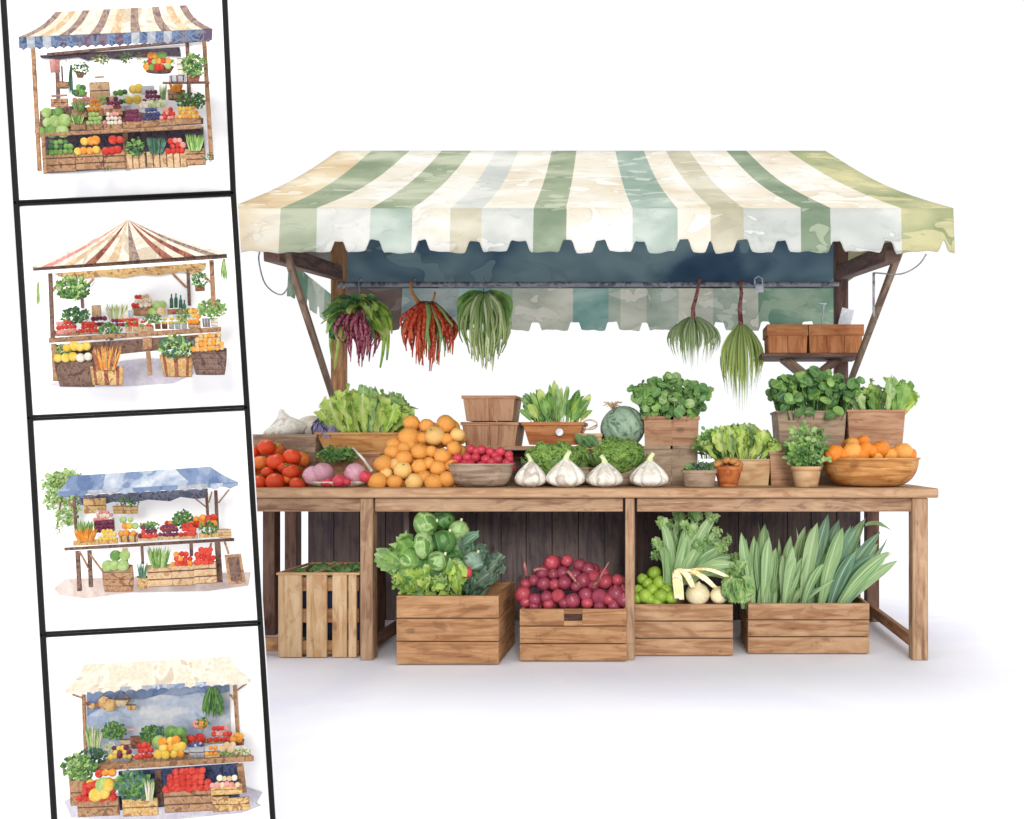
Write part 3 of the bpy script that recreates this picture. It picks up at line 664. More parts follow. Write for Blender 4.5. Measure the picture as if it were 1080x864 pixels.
# riser
b=MB(); zt_=Z(470.5,.44); b.box(((X(484,.42)+X(684,.42))/2,.58,zt_-.010),(X(684,.42)-X(484,.42),.32,.02),bev=.003)
ris=b.thing('display_riser',M['counter'],((X(484,.42)+X(684,.42))/2,.58,CT),'low plank riser carrying the middle row of baskets','riser',smooth=False)
for q in (490,560,620,678):
    b=MB(); b.box((X(q,.44),.45,(zt_-.02+CT)/2),(.05,.02,zt_-.02-CT),bev=.002); b.part('riser_support',M['darkw'],ris,False)
b=MB(); b.box(((X(484,.42)+X(684,.42))/2,.72,(zt_-.02+CT)/2),(X(684,.42)-X(484,.42)-.02,.015,zt_-.022-CT)); b.part('riser_back',M['beam'],ris,False)
def foliage(kind,px0,px1,pyt,pyb,y,dep,n,mats,seed,par=None,name='foliage',lab=None,loc=None,cat='plant',size=1.0,label=None,group=None):
    """a clump of leaves growing from the base line (pyb) and filling the outline px0..px1 x pyt..pyb"""
    Rr=random.Random(seed); s=S(y); x0,x1=(px0-VX)/s,(px1-VX)/s; zt,zb=Z(pyt,y),Z(pyb,y); H=zt-zb; W=x1-x0; cx=(x0+x1)/2
    b=MB(); nm=len(mats) if isinstance(mats,list) else 1
    for i in range(n):
        u=Rr.uniform(-1,1); vdep=Rr.uniform(-1,1); mi=Rr.randrange(nm)
        base=Vector((cx+u*W*.28,y+vdep*dep*.3,zb-.01))
        if kind=='lettuce':
            hh=H*Rr.uniform(.55,1)*(1-.35*u*u); tip=Vector((cx+u*W*.46+Rr.uniform(-.02,.02),y+vdep*dep*.5-.02,zb+hh))
            mid=base.lerp(tip,.55)+Vector((u*W*.10,vdep*dep*.12,H*.15)); w=W*Rr.uniform(.13,.24)*size
            b.leaf(base,mid,tip,w,'frill',(Rr.uniform(-1,1),-1,Rr.uniform(-.3,.9)),.17,.45,14,mi,Rr.uniform(-.9,.9),8)
        elif kind=='round':
            t=Rr.random()**.6; ang=u*1.1; hh=H*t*(1-.3*abs(u))
            p=Vector((cx+u*W*.46*(.6+.4*t),y+vdep*dep*.5,zb+hh+Rr.uniform(-.01,.01))); r=W*Rr.uniform(.034,.062)*size
            if i%2==0: b.tube([base,base.lerp(p,.5)+Vector((0,0,.01)),p],[.0022,.002,.0015],4,mi)
            d=Vector((Rr.uniform(-1,1),Rr.uniform(-.8,.3),Rr.uniform(-.5,.8))).normalized()
            nr=Vector((Rr.uniform(-.6,.6),-1,Rr.uniform(0,1.2)))
            b.leaf(p-d*r,p+Vector((0,0,r*.2)),p+d*r,r*1.9,'disc',nr,.03,Rr.uniform(-.2,.35),6,mi,0,4)
        elif kind=='spoon':
            hh=H*Rr.uniform(.3,1)*(1-.3*abs(u)); tip=Vector((cx+u*W*.48,y+vdep*dep*.5,zb+hh))
            mid=base.lerp(tip,.5)+Vector((-u*W*.05,0,H*.12)); w=W*Rr.uniform(.06,.15)*size
            b.leaf(base,mid,tip,w,'spoon',(Rr.uniform(-.8,.8),-1,Rr.uniform(0,.5)),.05,.25,9,mi,Rr.uniform(-.6,.6),4)
        elif kind=='herb':
            hh=H*Rr.uniform(.35,1)*(1-.35*u*u); tip=Vector((cx+u*W*.48,y+vdep*dep*.5,zb+hh)); mid=base.lerp(tip,.5)+Vector((-u*W*.04,0,H*.1))
            b.tube([base,mid,tip],[.002,.0015,.001],4,mi)
            for q in range(9):
                t=.25+.75*q/8; p=base*(1-t)**2+mid*2*t*(1-t)+tip*t*t; r=.014*size*Rr.uniform(.7,1.2)
                d=Vector((Rr.uniform(-1,1),Rr.uniform(-1,.4),Rr.uniform(-.2,.9))).normalized()
                b.leaf(p,p+d*r,p+d*r*2+Vector((0,0,-r*.2)),r*1.3,'oval',(Rr.uniform(-.5,.5),-1,.5),.12,.2,4,mi,0,2)
    if par is not None: return b.part(name,mats,par,True,lab)
    return b.thing(name,mats,loc or (cx,y,zb),label,cat,group)
# basket of rocket on the riser
o=rbox('chip_basket',551,615,446,469,.46,.22,M['basket3'],'reddish brown basket with a white tag, holding leafy rocket',taper=.2)
b=MB(); b.lathe(P(590,456,.449),[(0,-.004),(.02,-.003),(.022,0),(.02,.002),(0,.003)],14,tilt=Matrix.Rotation(PI/2,3,'X')); b.part('tag',M['white'],o)
foliage('spoon',545,628,400,452,.55,.2,66,[M['lettuce'],M['green'],M['lettuce2']],3,name='rocket_greens',label='loose rocket leaves rising out of the reddish brown basket',cat='salad greens',size=.9)
# knick-knacks between: small box and twine loop
rbox('seed_box',610,634,458,474,.42,.12,M['slat'],'small open pale box beside the striped gourd',cat='box',taper=-.1)
b=MB(); pts=[P(622+8*math.cos(t),448+5*math.sin(t),.5) for t in [i*PI/8 for i in range(16)]]; b.tube(pts+[pts[0],P(615,455,.5),P(620,468,.48)],.004,6); b.thing('twine_loop',M['twine'],P(620,470,.48),'loop of pale twine beside the basket of rocket','twine')
b=MB()
for k,(a,c) in enumerate(((612,462),(618,466),(625,463))): b.leaf(P(a+6,472,.4),P(a,462,.4),P(a-6,c-4,.4),.05,'oval',(.3,-1,.3),.08,mi=0)
b.thing('leaf_scraps',M['dgreen'],P(618,474,.4),'few dark green leaves beside the small pale box','leaves')
# ribbed gourd
c=P(657,451,.5); r=23/S(.5); o=empty('ribbed_gourd',c-Vector((0,0,r*.85)),'grey-green ribbed gourd lying on the riser','gourd')
b=MB(); tl=Matrix.Rotation(-.5,3,'Y'); b.lathe(c,[(r*math.sin(PI*i/16)+.0005,r*.98*math.cos(PI*i/16)) for i in range(17)][::-1],60,1,1,lobes=11,amp=.10,tilt=tl); b.part('body',M['gourd'],o)
b=MB(); top=c+tl@Vector((0,0,r*.95))
for k in range(16):
    a=R.uniform(0,6.28); d=Vector((math.cos(a)*.06,math.sin(a)*.03,R.uniform(.0,.045))); b.tube([top,top+d*.5+Vector((0,0,.02)),top+d],[.004,.0035,.002],5)
b.part('dry_petals',M['twine'],o)
# double baskets with cress
for (x0,x1,lab) in ((679,708.5,'left one'),(708,736,'right one')):
    rbox('square_basket',x0,x1,471,503,.40,.2,M['basket2'],'grey square basket at counter level, %s of the pair under the cress'%lab,taper=.04)
    rbox('square_basket',x0,x1+1,440,471,.40,.2,M['basket'],'brown square basket of cress stacked behind the rightmost garlic, %s of the pair'%lab,taper=.07)
foliage('round',661,754,396,446,.48,.24,330,[M['green'],M['dgreen'],M['lettuce2']],5,name='watercress',label='bushy round-leaved cress overflowing the pair of square baskets',cat='cress')
foliage('round',684,735,405,440,.5,.2,60,[M['dgreen'],M['green']],55,name='watercress',label='inner tuft of darker cress in the middle of the pair of baskets',cat='cress')
# left end: box, bowl, lettuce, bulbs
rbox('shallow_box',262,333,459,492,.30,.3,M['basket2'],'pale grey wooden box behind the tomatoes',cat='box',taper=.04)
rbox('shallow_box',228,262,460,492,.30,.3,M['basket2'],'pale grey wooden box at the far left behind the picture boards',cat='box',taper=.04)
rbox('shallow_box',333,400,479,508,.33,.22,M['basket'],'brown wooden box under the dough trough',cat='box',taper=.04)
o=rbox('dough_trough',333,431,457,478,.32,.24,M['bowl'],'long tan wooden trough holding curly lettuce',cat='trough',taper=.18,rimh=.012)
foliage('lettuce',345,432,404,460,.42,.22,84,[M['lettuce'],M['lettuce'],M['lettuce2']],8,name='curly_lettuce',label='bright curly lettuce standing in the long tan trough',cat='lettuce',size=.9)
foliage('herb',336,378,470,486,.26,.08,26,[M['dgreen'],M['green']],9,name='parsley',label='low dark parsley sprigs in front of the long tan trough',cat='parsley')
b=MB(); b.lathe(P(304,462,.42),[(.0,0),(.09,0),(.115,.03),(.10,.06),(.06,.09),(.03,.115),(.015,.14),(.01,.16),(0,.165)],40,1.15,.8,lobes=10,amp=.1,tilt=Matrix.Rotation(-.25,3,'Y')); b.thing('fennel_bulb',M['garlic'],P(304,462,.42),'large pale fennel bulb with a pointed neck in the grey box','fennel')
b=MB(); b.ball(P(330,452,.48),17/S(.48),(1.1,1,.8),24,14,lump=.05); b.thing('pale_squash',M['cream'],P(330,462,.48),'round cream squash between the fennel bulb and the purple cabbage','squash')
b=MB(); c=P(349,453,.40); r=15/S(.4); b.ball(c,r*.9,(1.15,1,.85),20,12,lump=.06)
for k in range(22):
    a=R.uniform(0,6.28); z=R.uniform(-.4,.5); d=Vector((math.cos(a)*1.1,math.sin(a),0)); b.leaf(c+d*r*.95+Vector((0,0,-r*.6)),c+d*r*1.12,c+d*r*.55+Vector((0,0,r*(.65+z*.3))),r*1.0,'lettuce',d,.07,.25,6)
b.thing('purple_cabbage',M['purple'],P(349,466,.40),'small purple cabbage at the left end of the tan trough','cabbage')
# right group
foliage('lettuce',737,819,446,484,.32,.2,80,[M['lettuce'],M['lettuce2'],M['lettuce']],12,name='butter_lettuce',label='low frilly lettuce filling the pale rectangular planter',cat='lettuce',size=.75)
foliage('herb',733,765,452,482,.30,.1,18,[M['green']],13,name='parsley',label='green parsley tuft at the left side of the frilly lettuce',cat='parsley')
rbox('planter_box',762,813,485,509,.24,.2,M['slat'],'pale rectangular planter box with frilly lettuce',cat='planter',taper=.1,rimh=.01)
rbox('planter_box',812,840,478,508,.22,.18,M['basket'],'small tan planter box left of the potted herb',cat='planter',taper=.14,rimh=.01)
def pot(px0,px1,pyt,pyb,y,mat,name,label,cat,taper=.72,sy=1,flut=0,kid=None):
    cx=(px0+px1)/2; r=(px1-px0)/2/S(y); c=P(cx,pyb,y); c.z=CT+.001; H=Z(pyt,y)-CT
    o=empty(name,c,label,cat); b=MB()
    pf=[(0,0),(r*taper,0),(r*(taper+.06),.004),(r*.95,H*.78),(r*.97,H*.8),(r*1.03,H*.82),(r*1.03,H),(r*.95,H),(r*.9,H*.85),(r*taper*.8,.01),(0,.01)]
    b.lathe(c,pf,32,1,sy,lobes=flut,amp=.05 if flut else 0); b.part('pot',mat,o); return o,c,H
o,c,H=pot(835,866,492,514.5,.06,M['slat'],'potted_herb','bushy potted herb in a pale wooden pot beside the tan bowl','potted plant',.7,1,16)
foliage('herb',828,872,446,497,.09,.14,58,[M['green'],M['dgreen'],M['lettuce2']],15,o,size=1.25)
o,c,H=pot(719,756,496,514.5,.08,M['basket2'],'thyme_basket','oval slatted basket of clipped dark thyme','potted plant',.8,.7,22)
foliage('herb',722,754,487,499,.1,.1,46,[M['dgreen'],M['artich']],16,o,size=.7)
pot(753,783,492,513.5,.11,M['terra'],'terracotta_bowl','small terracotta bowl of tan roots','bowl',.6)
for q in range(9):
    a=P(757+q*2.8,489-3.5*math.sin(q/8*PI)+ (q%3),.08+.02*(q%3)); 
    put('ginger_root',None or ballmesh('ginger_root',M['bowl'],(1.4,1,.8),.3,0,12,8),a,.022,(R.uniform(-.5,.5),R.uniform(-.5,.5),R.uniform(0,3)),'knobbly tan root lying in the small terracotta bowl','root','roots in the terracotta bowl')
rbox('tall_planter',820,893,434,509,.42,.26,M['basket2'],'tall grey two-board planter with round-leaved greens',cat='planter',taper=.16,rimh=.012)
rbox('tall_planter',894,955,433,509,.40,.26,M['basket'],'tall brown planter right of the grey one with pale lettuce',cat='planter',taper=.18,rimh=.012)
for (a0,a1,py) in ((825,889,455),(899,951,453)):
    pass
foliage('round',806,908,391,442,.5,.28,360,[M['green'],M['dgreen'],M['dgreen']],17,name='spinach_bush',label='dense dark round-leaved spinach growing in the tall grey planter',cat='spinach',size=1.05)
foliage('lettuce',893,966,396,440,.5,.22,40,[M['lettuce'],M['green'],M['lettuce2']],18,name='cos_lettuce',label='upright pale green cos leaves in the tall brown planter',cat='lettuce',size=.8)
# ================================================================ hanging shelf with baskets
ys_=.72; zs=Z(375,ys_); x0,x1=X(803,ys_),X(908,ys_)
b=MB(); b.box(((x0+x1)/2,ys_+.10,zs),(x1-x0,.24,.026),bev=.003)
sh=b.thing('wall_shelf',M['beam'],((x0+x1)/2,.92,zs-.3),'small dark shelf on crossed braces at the right post','shelf',smooth=False)
for (a,c_) in ((826,858),(884,852)):
    b=MB(); b.beam(P(a,378,ys_+.1),P(c_,404,ys_+.1),.05,.09 if a==826 else .085,bev=.003,up=(0,1,0)); b.part('brace',M['strut'] if a==826 else M['beam'],sh,False)
b=MB(); b.beam(P(855,400,ys_+.1),(P(855,400,ys_+.1).x,ys_+.1,CT),.04,.04); b.part('upright',M['beam'],sh,False)
for (a0,a1,l) in ((810,852,'left of the two brown chip baskets on the dark shelf'),(853,910,'right of the two brown chip baskets on the dark shelf')):
    rbox('shelf_basket',a0,a1,343,372,.70,.2,M['basket3'],l,splits=3 if a1-a0>50 else 2,taper=.05,rimh=.066)
b=MB(); b.beam(P(866,344,.82),P(869,321,.82),.004,.03,up=(0,1,0)); b.beam(P(864,320,.815),P(872,320.5,.815),.006,.012,up=(0,1,0)); b.thing('price_marker',M['white'],P(867,350,.82),'thin grey marker sticking up from the shelf basket','marker')
b=MB(); b.box(P(892,336,.84),(.075,.004,.12),Matrix.Rotation(.25,3,'Y')); b.thing('paper_card',M['white'],P(892,350,.84),'grey paper card standing in the right shelf basket','card')
b=MB(); b.box(P(801,304,.91),(.05,.012,.05),bev=.004); b.tube([P(796,300,.91),P(796,294,.91),P(800,291.5,.91),P(804,294,.91),P(804,300,.91)],.0045,6); b.thing('padlock',M['white'],P(801,300,.91),'small grey padlock hooked on the hanging rail','padlock')
# ================================================================ hanging bunches
def strands(b,px,py0,half,py1,y,n,rad,mat_i,bul=.5,seed=0,kind='tube',w=.02,tipout=1.0):
    Rr=random.Random(seed)
    for i in range(n):
        u=Rr.uniform(-1,1); v_=Rr.uniform(-1,1); L=Rr.uniform(.5,1)*(1-.3*abs(u))
        p0=P(px+u*half*.22,py0,y)+Vector((0,v_*.02,0)); e=P(px+u*half*tipout+Rr.uniform(-2,2),py0+(py1-py0)*L,y)+Vector((0,v_*.07,0))
        m=P(px+u*half*(1+bul),py0+(py1-py0)*.30,y)+Vector((0,v_*.13,0))
        if kind=='tube':
            pts=[]; N=8
            for k in range(N+1):
                t=k/N; q=p0*(1-t)**2+m*2*t*(1-t)+e*t*t; q.x+=.006*math.sin(t*9+i); pts.append(q)
            rr=rad*Rr.uniform(.8,1.3); b.tube(pts,[rr*.6]+[rr*(1-.75*(k/N)**2.2) for k in range(1,N+1)],6,mat_i(Rr))
        else:
            b.leaf(p0,m,e,w*Rr.uniform(.7,1.2),'blade',(Rr.uniform(-.6,.6),-1,.2),.06,.3,8,mat_i(Rr),Rr.uniform(-1,1),3)
HY=.90
def hook(o,px,py,y=HY):
    b=MB(); b.tube([P(px,py,y),P(px,302,y),P(px-1,297,y-.012),P(px+1,293,y),P(px+2,297,y+.05),P(px+2,300,y+.055)],.0035,6); b.part('hook',M['metal'],o)
o=empty('hanging_bunch',P(379,315,HY),'hanging bunch of green leaves round purple-red strands by the left post','bunch','bunches hung on the rail'); hook(o,379,318)
b=MB(); strands(b,379,325,30,388,HY,60,.011,lambda r:0,.0,21,tipout=.6); b.part('purple_strands',M['purplestrand'],o)
b=MB()
Rr=random.Random(4)
for i in range(80):
    a=Rr.uniform(-.35,PI+.35); rr=Rr.uniform(.5,1); ex=379+35*math.cos(a)*rr; ey=336-26*math.sin(a)*rr+ (18 if Rr.random()<.4 else 4)
    if abs(ex-379)<16 and ey>335: continue
    e=P(ex,ey,HY)+Vector((0,Rr.uniform(-.1,.06),0)); p0=P(379+Rr.uniform(-6,6),322,HY); m=p0.lerp(e,.5)+Vector((0,-.02,.05))
    b.leaf(p0,m,e,Rr.uniform(.035,.07),'lettuce',(Rr.uniform(-.5,.5),-1,.4),.12,.3,8,Rr.choice([0,1,1]),Rr.uniform(-1,1),4)
for (dx,hx,hy) in ((-1,350,378),(-1,347,350),(-1,357,362),(1,408,380),(1,413,352),(1,401,388),(-.5,353,390)):
    p0=P(379+dx*8,322,HY); e=P(hx,hy,HY-.03); b.tube([p0*(1-t)**2+P(379+dx*36,322,HY-.04)*2*t*(1-t)+e*t*t for t in [k/8 for k in range(9)]],[.008]+[.017*(1-.7*(k/8)**3) for k in range(1,9)],7,1)
b.part('leaves',[M['dgreen'],M['lettuce']],o)
o=empty('hanging_bunch',P(450,310,HY),'hanging bunch of long dried red chillies on the rail','bunch','bunches hung on the rail'); hook(o,436,300)
b=MB(); b.tube([P(434,296,HY-.03),P(433,303,HY-.03),P(436,312,HY),P(442,320,HY)],[.008,.008,.012,.016],7); b.tube([P(459,308,HY),P(456,322,HY)],[.006,.008],6); b.part('stem',M['bowl'],o)
b=MB(); strands(b,451,319,27,394,HY,90,.0125,lambda r:1 if r.random()<.16 else 0,.3,22,tipout=1.0); b.part('chillies',[M['chili'],M['bean']],o)
o=empty('hanging_bunch',P(510,308,HY),'hanging bunch of long thin green beans on the rail','bunch','bunches hung on the rail'); hook(o,510,312)
b=MB(); strands(b,511,309,27,397,HY,110,.0105,lambda r:1 if r.random()<.3 else 0,.35,23,tipout=.75); b.part('beans',[M['bean'],M['stalk']],o)
b=MB()
for k in range(24):
    u=R.uniform(-1,1); b.leaf(P(511+u*8,308,HY),P(511+u*34,312,HY-.05),P(511+u*27,340+R.uniform(-6,12),HY-.05*R.random()),.05,'blade',(u*.4,-1,.2),.1,mi=0)
b.part('leaves',[M['green']],o)
for (sx0,sx1,cx_,t0,t1,hf,lab,mt,sd_) in ((738,731,731,337,392,25,'hanging bunch of short grey-green herbs on a red stem','herbg',24),(781,780,782,345,436,20,'hanging bunch of long yellow-green herbs on a red stem, nearest the shelf','herb',25)):
    o=empty('hanging_bunch',P(sx0,297,HY-.02),lab,'bunch','bunches hung on the rail')
    b=MB(); b.tube([P(sx0,294,HY-.03),P(sx0-3 if sx0<750 else sx0+1,310,HY-.03),P(sx1,325,HY-.02),P(cx_,t0+4,HY)],[.010,.011,.013,.017],8); b.part('stem',M['twig'],o)
    b=MB(); strands(b,cx_,t0-2,hf,t1,HY,120,.004,lambda r:r.choice([0,0,1]),.5,sd_,'leaf',.0135,.95)
    b.part('herb_leaves',[M[mt],M['bean']],o)
# ================================================================ crates below the counter
# upright slatted crate
y0=.02; x0,x1=X(294,y0),X(379,y0); zt=Z(606,y0); dep=.36; cx=(x0+x1)/2
o=empty('slatted_crate',(cx,y0+dep/2,0),'tall pale slatted crate with dark leaves inside, left of the counter leg','crate')
W=x1-x0
for (a,e) in ((0,.29),(.35,.60),(.67,.85),(.87,.97)):
    b=MB(); b.box((x0+W*(a+e)/2,y0,zt/2+.002),(W*(e-a),.014,zt-.004),bev=.002); b.part('front_slat',M['slat'],o,False)
b=MB()
for z in (.04,.2,.36): b.box((cx,y0+.016,z+.01),(W*.96,.014,.07),bev=.002)
b.part('cross_rail',M['crate'],o,False)
for sx,mt in ((x0+.008,'slat'),(x1-.008,'darkw')):
    b=MB()
    for k in range(3): b.box((sx,y0+.03+dep*(k+.5)/3.1,zt/2),(.014,dep/3.1-.01,zt-.006),bev=.002)
    b.part('side_panel',M[mt],o,False)
b=MB(); b.box((cx,y0+dep,zt/2),(W-.03,.014,zt-.006),bev=.002); b.part('back_panel',M['slat'],o,False)
b=MB(); b.box((cx,y0+.05,zt/2-.02),(W-.04,.006,zt-.06)); b.part('inside_shade_board',M['inside'],o,False)  # dark board behind the slats, painted shade for the crate's inside
b=MB(); t_=.012
b.box((cx,y0-.002,zt+.005),(W+.014,.022,t_),bev=.002); b.box((cx,y0+dep,zt+.005),(W+.014,.022,t_),bev=.002)
for sx in (x0,x1,cx-.02): b.box((sx,y0+dep/2,zt+.0055),(.016,dep-.03,t_),bev=.002)
b.part('rim',M['slat'],o,False)
b=MB()
for k in range(60):
    p=Vector((R.uniform(x0+.04,x1-.04),R.uniform(y0+.06,y0+dep-.04),zt-.03)); d=Vector((R.uniform(-.06,.06),R.uniform(-.05,.05),R.uniform(.02,.05))); b.leaf(p,p+d*.6+Vector((0,0,.02)),p+d,.05,'oval',(R.uniform(-.5,.5),-.6,1),.08,.2,5)
b.thing('dark_leaves',[M['dgreen']],(cx,y0+dep/2,zt-.04),'dark green leaves packed in the tall slatted crate','leaves')
crate('wooden_crate',418,526,628,702,.42,M['crate'],'open wooden crate overflowing with lettuce and green melons',3)
crate('wooden_crate',548,661,642,698.5,.36,M['crate'],'wooden crate with a hand hole, full of red onions',3,handle=True)
crate('wooden_crate',667,773,637,692.5,.36,M['crate2'],'pale wooden crate of limes, white onions and celery',3)
crate('wooden_crate',789,917,636,690.5,.40,M['crate2'],'wide wooden crate of tall leeks at the right end',3)
# lettuce crate contents
yc=-.126
def melon(px,py,rx,ry,mat,label,y,rot=0):
    r=rx/S(y); c=P(px,py,y); b=MB(); b.lathe(c,[(r*math.sin(PI*i/14)+.0004,-ry/S(y)*math.cos(PI*i/14)) for i in range(15)],36,1,1,lobes=10,amp=.03,tilt=Matrix.Rotation(rot,3,'Y')); o=b.thing('green_melon',M[mat],c-Vector((0,0,r)),label,'melon'); 
    tp=c+Matrix.Rotation(rot,3,'Y')@Vector((0,0,ry/S(y))); q=MB(); q.tube([tp-Vector((0,0,.004)),tp+Vector((.004,0,.012))],[.008,.006],6); q.part('stem',M['stalk'],o)
melon(467,548,13,11.5,'melond','dark green melon at the top of the lettuce crate',.08,.3)
melon(449,553,14.5,12,'melon','pale green melon left of the topmost dark one',.02,1.3)
melon(484,560,11,11,'melon','round green melon right of the topmost dark one',.05,.2)
melon(468,572,13,13,'melond','green melon in the middle of the pile above the lettuce',-.01,.5)
melon(447,575,15,10,'melon','long pale green melon resting on the lettuce at the left',-.05,1.45)
melon(484,578,12,12,'melond','green melon half hidden beside the grey-green leaves',.05,.5)
melon(432,590,12,11,'melon','pale melon at the far left of the lettuce pile',-.02,1.2)
melon(500,592,11,10,'gourd','round grey-green head at the right of the lettuce pile',-.04,.4)
melon(462,592,11,10,'melon','small pale melon peeping out in the middle of the lettuce',-.10,.8)
def spread(pts,y,mats,seed,name,label,cat,wid=(.055,.10),ruf=.17,shape='frill',back=.0):
    Rr=random.Random(seed); b=MB()
    for (bx,by,tx,ty,n) in pts:
        for k in range(n):
            e=P(tx+Rr.uniform(-6,6),ty+Rr.uniform(-6,6),y+Rr.uniform(-.07,.09)); p0=P(bx+Rr.uniform(-6,6),by+Rr.uniform(-3,3),y+.04+Rr.uniform(0,.08)); m=p0.lerp(e,.5)+Vector((0,-.03,.04))
            b.leaf(p0,m,e,Rr.uniform(*wid),shape,(Rr.uniform(-.6,.6),-1,Rr.uniform(0,.8)),ruf,.35,14,Rr.randrange(len(mats)),Rr.uniform(-.6,.6),6)
    return b.thing(name,mats,P(pts[0][0],pts[0][1],y),label,cat)
spread([(440,622,402,588,3),(445,622,412,600,6),(445,618,415,582,6),(440,600,420,572,5)],-.03,[M['lettuce2'],M['green']],31,'loose_lettuce','cool green lettuce leaves spilling over the left corner of the crate','lettuce')
spread([(430,632,420,612,6),(440,632,432,600,6),(455,632,448,604,7),(465,632,462,608,7),(475,632,474,600,7),(485,632,484,594,6),(450,634,440,618,5),(470,634,468,616,5)],-.08,[M['lettuce'],M['lettuce'],M['lettuce2']],32,'loose_lettuce','bright yellow-green lettuce across the front of the crate','lettuce',(.05,.09),.18)
spread([(495,628,490,570,8),(500,625,508,578,8),(505,628,530,590,8),(495,632,520,605,8),(490,632,500,612,6),(480,625,478,585,5),(470,600,500,562,4)],-.0,[M['artich'],M['artich'],M['leekd']],33,'artichoke_leaves','grey-green artichoke leaves at the right of the lettuce crate','leaves',(.04,.08),.09)
b=MB(); c=P(478,606,-.02); b.ball(P(470,602,.06),.16,(1.35,.85,.85),16,10,lump=.2); b.thing('cabbage',M['melond'],P(470,628,.06),'dark green cabbage buried under the lettuce leaves','cabbage')
for (a,c_,r_) in ((480,607,9),(479,613,7)): 
    heap([(a,c_,r_)],-.06,618,'artichoke_bud',[ballmesh('artichoke_bud',M['gourd'],(1,1,.9),.2,.1)],'knobbly grey-green bud among the artichoke leaves','artichoke','artichoke buds',(),0,False)
heap([(492,604,6)],-.10,612,'radish',radishes,'single red radish at the right rim of the lettuce crate','radish',None,(),0,False)
# red onions
ro=[(203,367,34),(267,360,27),(320,378,28),(163,408,30),(128,440,27),(170,455,30),(85,497,33),(133,520,28),(215,458,25),(256,450,31),(183,510,27),(230,505,29),(290,525,33),(333,442,33),(378,425,28),(345,500,30),(400,508,34),(425,447,32),(470,495,37),(500,520,33),(475,440,26),(95,455,24),(305,465,24),(355,395,30),(505,480,26),(375,465,24),(250,410,28),(300,420,28),(210,415,26),(420,410,22),(440,520,26),(255,535,24),(350,535,26),(95,530,24),(190,540,24),(400,545,24),(460,545,26),(130,545,22)]
heap(ro,.0,640,'red_onion',onions,'round red onion heaped in the crate with the hand hole','onion','red onions in the crate',(),.7,True,C7,1.2,dmax=.22)
for i,pts in enumerate(([(100,420),(92,380),(88,352)],[(270,400),(300,440),(325,470)],[(375,470),(410,420),(440,365)],[(130,400),(150,392),(180,395)])):
    q=[P(530+a_/3.927,500+c_/3.927,.0 if i else .03) for a_,c_ in pts]; b=MB(); b.tube(q,[.010,.007,.003],7)
    b.thing('onion_top',M['twig'],q[0],['dry onion stem poking up at the left edge of the red onions','dry onion stem lying across the middle of the red onions','long dry onion stem pointing up at the right of the red onions','short dry onion stem lying at the upper left of the red onions'][i],'stem')
# crate 3
heap([(590,505,31),(630,410,29),(650,450,29),(580,435,24),(600,452,24),(655,505,31),(700,512,27),(690,445,33),(562,480,22),(620,480,25),(610,520,24),(560,515,22),(680,480,26),(640,535,24)],.10,638,'lime',limes,'green lime in the left half of the pale crate','lime','limes in the pale crate',(('stem_button',button),),.9,True,C7)
heap([(808,497,50)],.10,638,'white_onion',wonion,'large cream onion at the front of the pale crate','onion',None,(),.2,False,C7,.2)
heap([(897,502,38)],.10,638,'white_onion',wonion,'smaller cream onion at the right of the pale crate','onion',None,(),.2,False,C7,.2)
b=MB(); c=P(778,622,.04); r=15/S(.04); b.ball(c,r*.86,(1,1,.95),20,12,lump=.05)
for k in range(26):
    a=R.uniform(0,6.28); d=Vector((math.cos(a),math.sin(a),0)); b.leaf(c+d*r*.6+Vector((0,0,-r*.8)),c+d*r*1.25,c+d*r*.45+Vector((0,0,r*R.uniform(.5,1))),r*1.1,'lettuce',d,.08,.25,7)
b.thing('cabbage',M['lettuce2'],P(778,636,.04),'small pale cabbage between the pale crate and the leek crate','cabbage')
cel=empty('celery_bunch',P(720,632,.12),'big fan of celery stalks standing in the pale crate','celery')
b=MB(); l2=MB(); Rr=random.Random(6)
tips=[(655,200),(690,215),(725,185),(760,215),(800,175),(835,215),(868,175),(890,235),(930,275),(645,290),(670,320),(960,345),(975,385),(905,300),(710,260),(780,240),(850,270),(690,350),(940,420),(640,330),(735,300),(820,300)]
for i,(tx,ty) in enumerate(tips):
    u=(tx-800)/170; bx=715+u*10; e=P(530+tx/3.927,500+ty/3.927,.10+.05*(i%3)); p0=P(bx,615,.12+.02*(i%3)); m=p0.lerp(e,.5)+Vector((-.03*u,0,.04+.05*abs(u)))
    pts=[p0*(1-t)**2+m*2*t*(1-t)+e*t*t for t in [k/8 for k in range(9)]]
    b.leaf(p0,m,e,.055,'strap',(Rr.uniform(-.4,.4),-1,.1),0,.5,9,0,Rr.uniform(-.3,.3),4)
    b.leaf(p0+Vector((.01,.02,0)),m+Vector((.02,.02,0)),e+Vector((.01,.02,-.03)),.04,'strap',(Rr.uniform(-.8,.8),-1,.1),0,.5,9,0,.3,4)
    for k in range(5):
        d=Vector((Rr.uniform(-1,1),Rr.uniform(-.6,.2),Rr.uniform(-.3,.9))); l2.leaf(e-Vector((0,0,.035)),e+d*.012,e+d*.04,.04,'frill',(Rr.uniform(-.8,.8),-1,.3),.16,.4,9,0,Rr.uniform(-.8,.8),5)
b.part('stalks',M['leek'],cel); l2.part('leaves',M['lettuce2'],cel)
b=MB()
